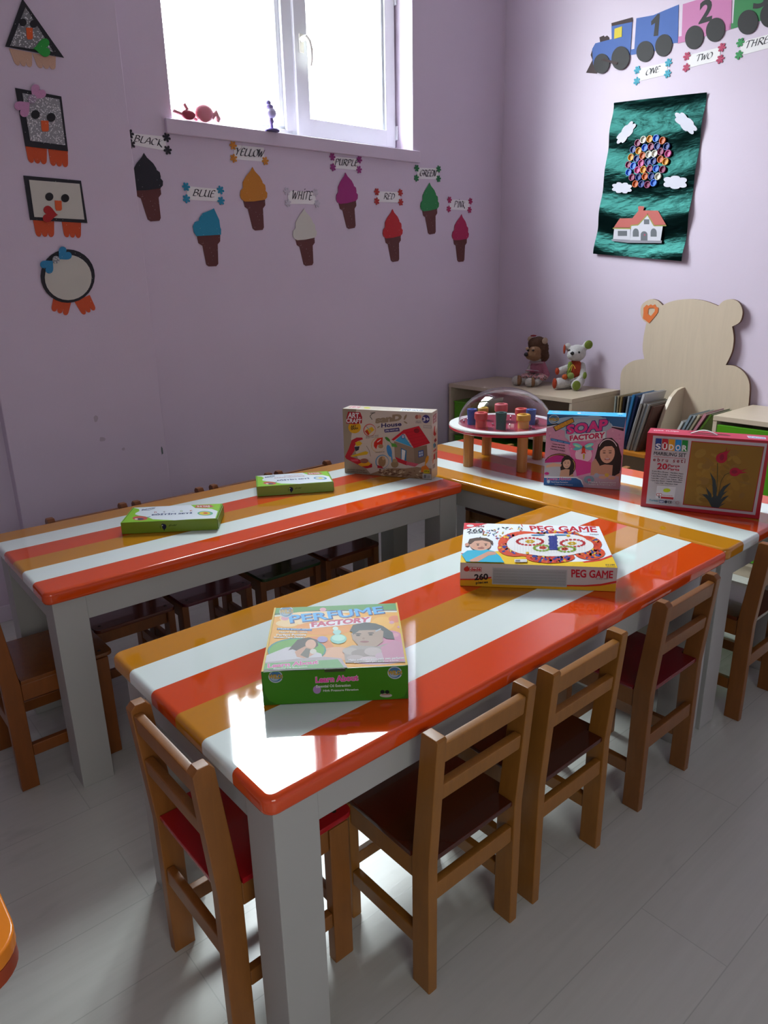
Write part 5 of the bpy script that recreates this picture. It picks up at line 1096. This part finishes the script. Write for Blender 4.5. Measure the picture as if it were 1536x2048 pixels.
# --- soap factory box, standing
w_, d_, h_ = .269, .075, .263
t = pbox('pink and blue craft kit box standing upright beside the dome toy', 1.673, .765, -58.9, w_, d_, h_, M('#b98aa4', .3))
C = c_front([(128, 1300), (1305, 1385), (1400, 265), (185, 210)], w_, h_)
C.poly([(128, 1300), (1305, 1385), (1400, 265), (185, 210)], PR('#c28aa6')); C.poly([(185, 210), (1400, 265), (1362, 480), (1150, 420), (900, 360), (600, 350), (180, 400)], PR('#2f5f8c'))
for e in ((700, 320, 420, 70), (900, 300, 160, 60), (620, 420, 260, 60), (1080, 400, 110, 60)): C.ell(*e, PR('#94b0c4'))
C.poly([(180, 405), (340, 372), (340, 386), (178, 425)], WHT); C.poly([(180, 378), (345, 355), (345, 372), (180, 400)], PR('#20242c')); C.poly([(1170, 405), (1360, 440), (1358, 485), (1165, 425)], PR('#33202c')); C.poly([(1170, 400), (1362, 432), (1361, 440), (1168, 410)], WHT)
C.poly([(480, 560), (600, 1080), (860, 1130), (880, 900), (900, 650), (700, 640)], PR('#cc6a9c')); C.ell(745, 840, 130, 120, PR('#d4b4c4')); C.poly([(600, 900), (700, 920), (860, 960), (850, 1120), (640, 1170)], PR('#c43a84'))
for i in range(50): C.ell(random.uniform(200, 1340), random.uniform(480, 780), random.uniform(8, 20), random.uniform(8, 20), PR(random.choice(['#b87c9c', '#cc98b0'])), n=10)
girl(C, 1120, 800, 120)
C.poly([(850, 1165), (870, 960), (930, 900), (990, 1000), (960, 1180)], SKIN); C.poly([(700, 1260), (760, 1170), (1000, 1140), (1290, 1180), (1305, 1385), (740, 1345)], PR('#b09aa8'))
C.ell(945, 1160, 38, 36, PR('#9aa4b4')); C.ell(1103, 1158, 34, 30, PR('#c9a844')); C.ell(1040, 1190, 60, 24, SKIN2); C.ell(1180, 1200, 60, 26, SKIN2); C.ell(830, 1225, 80, 60, PR('#7c98a8')); C.ell(830, 1230, 28, 22, PR('#b8607c'))
C.ell(375, 1010, 252, 192, PR('#3c1c20')); C.ring(375, 1010, 240, 180, .03, PR('#d0a45c')); C.ell(345, 1010, 212, 165, PR('#a82472'))
C.poly([(140, 1175), (145, 960), (420, 950), (560, 1050), (560, 1180)], PR('#a8a4ac')); girl(C, 492, 960, 62, band=False); C.poly([(170, 1000), (280, 962), (410, 985), (400, 1020), (280, 1020), (170, 1035)], SKIN2); C.ell(180, 1125, 36, 22, PR('#b42472'))
C.poly([(132, 1175), (640, 1185), (720, 1240), (745, 1340), (640, 1352), (130, 1300)], PR('#33609a')); C.poly([(140, 1172), (640, 1180), (720, 1228), (745, 1310), (730, 1300), (700, 1235), (630, 1198), (138, 1190)], WHT)
C.text('Learn About', ((185, 1228), (550, 1226), (550, 1190), (185, 1190)), PR('#b04a84'), .045, out=(WHT, .03)); C.ell(205, 1250, 24, 24, PR('#b4c0d0')); C.text('Hand Soap Formation', ((245, 1268), (505, 1276), (505, 1254), (245, 1246)), WHT, .02); C.text('Surfactants and Chemistry', ((300, 1298), (580, 1312), (580, 1298), (300, 1284)), WHT, .02)
for i, (s_, k) in enumerate((('Make Luxurious', 0), ('Soaps & Foaming Fun', 1))): C.text(s_, ((822, 1272+38*i), (1240, 1285+38*i), (1240, 1258+38*i), (822, 1246+38*i)), WHT, .035, out=(PR('#4c3c4c'), .03))
C.poly([(235, 590), (250, 580), (540, 650), (535, 680), (240, 615)], PR('#2c5f9c')); C.text('Make your own!', ((245, 612), (530, 675), (533, 652), (250, 588)), PR('#7ca8d0'), .03)
for i, s_ in enumerate(('Luxury Gel Soaps', 'Glitter Butterfly', 'Marbled Soaps')): C.text(s_, ((270-18*i, 680+38*i), (460, 710+42*i), (460, 688+42*i), (272-18*i, 658+38*i)), PR('#3c2430'), .035)
for sx in (-1, 1):
    C.ell(740+sx*85, 700, 80, 32, PR('#6cc4c0'), rot=-22*sx*1); C.ell(740+sx*85, 742, 70, 26, PR('#58a8b0'), rot=12*sx); C.ell(740+sx*90, 705, 50, 16, PR('#9ad4a8'), rot=-22*sx)
C.ell(745, 730, 22, 24, PR('#8c3424')); C.poly([(715, 740), (775, 740), (768, 790), (785, 825), (745, 812), (708, 830), (722, 790)], PR('#c4341c')); C.poly([(735, 830), (765, 830), (758, 900), (745, 915), (738, 900)], PR('#b8a43c'))
C.poly([(455, 440), (530, 340), (620, 285), (1080, 270), (1140, 330), (1180, 420), (1100, 480), (1100, 580), (530, 640), (460, 560)], PR('#9aa8b4'))
C.text('SOAP', ((500, 520), (1095, 455), (1112, 300), (495, 390)), PR('#c8387c'), .045, out=(PR('#2a3a74'), .05))
C.poly([(520, 535), (1085, 482), (1075, 592), (530, 640)], PR('#c8ccd0')); C.text('FACTORY', ((540, 620), (1058, 580), (1068, 500), (535, 548)), PR('#b02450'), .05)
C.poly([(275, 405), (580, 265), (605, 335), (315, 478)], PR('#2a3040')); C.poly([(286, 410), (574, 278), (594, 332), (322, 462)], PR('#d0981c')); C.text('LUXURY', ((322, 450), (588, 328), (575, 285), (298, 412)), PR('#c48a1c'), .04, out=(PR('#4c2a54'), .03))
badge(C, 290, 290, 82)
C.build('front_print', t)
C = c_top([(185, 210), (1400, 268), (1425, 190), (215, 140)], w_, d_, h_)
C.poly([(185, 210), (1400, 268), (1425, 190), (215, 140)], PR('#3aa8e0')); C.ell(318, 172, 70, 12, PR('#7c98a8')); C.text('SOAP FACTORY', ((640, 205), (970, 215), (975, 185), (640, 175)), PR('#7c9ad0'), .03); C.ell(658, 193, 28, 12, WHT); C.ell(1320, 205, 56, 12, PR('#a8d0ec')); C.text('0 0', (1285, 234, 1340, 246), PR('#1c4a74'), .03)
C.build('top_print', t)

# --- marbling set box, standing
w_, d_, h_ = .352, .085, .2475
t = pbox('red box with tulip picture and white handle standing on the cross table', 1.687, .382, -66.8, w_, d_, h_, M('#a81428', .3))
C = c_front([(62, 1052), (1505, 1222), (1560, 272), (132, 182)], w_, h_)
C.poly([(128, 1018), (1452, 1168), (1520, 300), (198, 212)], PR('#b0aab0')); C.poly([(565, 1035), (1418, 1132), (1490, 335), (638, 272)], PR('#9c1c28')); C.poly([(575, 1026), (1408, 1120), (1480, 342), (645, 282)], PR('#846224'))
for i in range(60): C.ell(random.uniform(720, 1320), random.uniform(390, 1000), random.uniform(20, 90), random.uniform(12, 50), PR(random.choice(['#8a6826', '#7c5c22', '#80602c', '#8c6c2c'])), rot=random.uniform(-60, 60), n=14)
LF, FLW = PR('#2c3638'), PR('#9c1834')
for P_ in ([(940, 1070), (1000, 1075), (1040, 1000), (1115, 920), (1050, 940), (990, 1000)], [(940, 1070), (900, 900), (830, 815), (850, 870), (880, 960)], [(930, 1066), (850, 960), (790, 905), (850, 905), (920, 985)], [(960, 1070), (965, 850), (940, 730), (870, 635), (905, 740), (920, 900)], [(970, 1070), (985, 900), (1040, 810), (1130, 765), (1060, 850), (1020, 960)], [(915, 1065), (1000, 1075), (1030, 1020), (1000, 930), (930, 920), (880, 1000)], [(1000, 960), (1020, 900), (1095, 862), (1040, 920), (1010, 990)], [(935, 880), (905, 790), (855, 760), (915, 800)], [(1000, 1070), (1030, 1030), (1080, 1010), (1040, 1040)]): C.poly(P_, LF)
C.path([(965, 880), (963, 700), (955, 530)], 9, PR('#4c4424')); C.path([(990, 900), (1010, 740), (1050, 670), (1110, 640)], 8, PR('#4c4424'))
C.ell(998, 470, 66, 60, FLW, rot=-15); C.poly([(935, 440), (1040, 390), (1055, 335), (1052, 400), (1100, 365), (1062, 420), (1062, 480), (960, 500)], FLW); C.ell(1000, 460, 26, 38, PR('#7c1430')); C.ell(1165, 635, 62, 52, FLW); C.poly([(1170, 585), (1240, 615), (1310, 595), (1240, 632), (1315, 640), (1230, 655), (1160, 685)], FLW); C.ell(1160, 632, 36, 22, PR('#7c1430'))
for i, (ch, c) in enumerate(zip('SÜDOR', ('#20387c', '#a81c2c', '#c98a1c', '#1c7cbc', '#1c7c34'))):
    x0 = 225+76*i; y0 = 242+5*i; C.poly([(x0-3, y0+130), (x0+66, y0+135), (x0+72, y0+5), (x0+4, y0)], PR(c)); C.text(ch, ((x0+6, y0+122-(0 if ch != 'Ü' else 0)), (x0+56, y0+125), (x0+60, y0+(66 if ch != 'Ü' else 48)), (x0+10, y0+(62 if ch != 'Ü' else 44))), WHT, .035)
C.text('MARBLING SET', ((208, 432), (580, 462), (584, 418), (214, 396)), PR('#3c3a40'), .012); C.line((208, 452), (575, 480), 4, PR('#a8303c')); C.text('e b r u   s e t i', ((203, 506), (575, 530), (578, 482), (208, 468)), PR('#8c3a44'), .02)
C.text('20', ((252, 600), (365, 604), (368, 540), (258, 530)), PR('#a81c34'), .03); C.text('Parça', ((376, 582), (512, 582), (514, 552), (380, 542)), PR('#a81c34'), .02); C.text('Parts', ((376, 612), (508, 622), (510, 594), (378, 586)), PR('#a81c34'), .02)
for i, s_ in enumerate(('5 pcs Ebru Boyası - Marbling Paint', '10 pcs Ebru Kağıdı - Marbling Paper', '1 pcs Ebru Fırçası - Marbling Brush', '1 pcs Biz - awl / 1 pcs Tekne - Bath', '1 pcs Sıvı Kitre - Liquid Thickener', '1 pcs Öd - Marbling Gall')):
    a = 50 if i == 5 else 0; C.text(s_, ((195-3*i+a, 632+28*i), (560-3*i-a, 668+25*i), (560-3*i-a, 652+25*i), (195-3*i+a, 616+28*i)), PR('#2c2a34'), .02)
C.poly([(240, 950), (460, 972), (478, 815), (255, 796)], PR('#c2bec4')); C.ell(372, 856, 44, 24, PR('#b0c020')); C.poly([(305, 930), (455, 942), (452, 970), (300, 955)], PR('#a8242c')); C.text('BİLİM OYUNLARI', ((325, 918), (440, 930), (440, 918), (325, 906)), PR('#a8242c'), .03)
for x in (268, 298): C.ell(x, 908, 20, 18, PR('#a8242c')); C.ell(x, 908, 14, 12, WHT)
C.line((280, 925), (285, 950), 12, PR('#1c1a20')); C.text('Turkey', ((165, 990), (270, 1000), (272, 976), (168, 964)), PR('#5c8ca0'), .03); C.poly([(283, 1005), (338, 1010), (340, 980), (286, 974)], PR('#2c3a7c')); C.text('REF', ((290, 1000), (332, 1004), (334, 986), (292, 982)), WHT, .03)
C.ell(364, 997, 18, 18, PR('#2c3044')); C.text('CE', ((388, 1012), (432, 1016), (434, 988), (390, 984)), PR('#2c2a34'), .03); C.ring(461, 1003, 18, 18, .15, PR('#8c8090')); C.ring(502, 1008, 20, 20, .15, PR('#a85060'))
C.build('front_print', t)
C = c_top([(132, 182), (1560, 272), (1640, 190), (205, 105)], w_, d_, h_)
C.poly([(132, 182), (1560, 272), (1640, 190), (205, 105)], PR('#b83450')); C.text('ebru seti', ((530, 148), (232, 136), (228, 150), (520, 163)), PR('#d8b8c0'), .04)
C.poly([(620, 160), (700, 152), (1090, 185), (1140, 198), (1110, 210), (700, 175)], PR('#6c1424')); C.poly([(1325, 232), (1530, 246), (1550, 218), (1335, 198)], PR('#c8c0d0')); C.text('SÜDOR', ((1338, 228), (1530, 242), (1540, 222), (1346, 206)), PR('#5c84b0'), .03)
C.build('top_print', t)
hv = [(w_*.36+w_*.22*i/10, d_*.38, h_+.0005+.012*math.sin(math.pi*i/10)) for i in range(11)]
mb = MB(); V = []; Fh = []
for p in hv: V += [(p[0], p[1]-.006, p[2]), (p[0], p[1]+.006, p[2]), (p[0], p[1]+.006, p[2]+.0015), (p[0], p[1]-.006, p[2]+.0015)]
for i in range(10):
    for k in range(4): Fh.append((4*i+k, 4*i+(k+1) % 4, 4*i+4+(k+1) % 4, 4*i+4+k))
mb.add((V, Fh), M('#d8dcdc', .3)).build('handle', t)
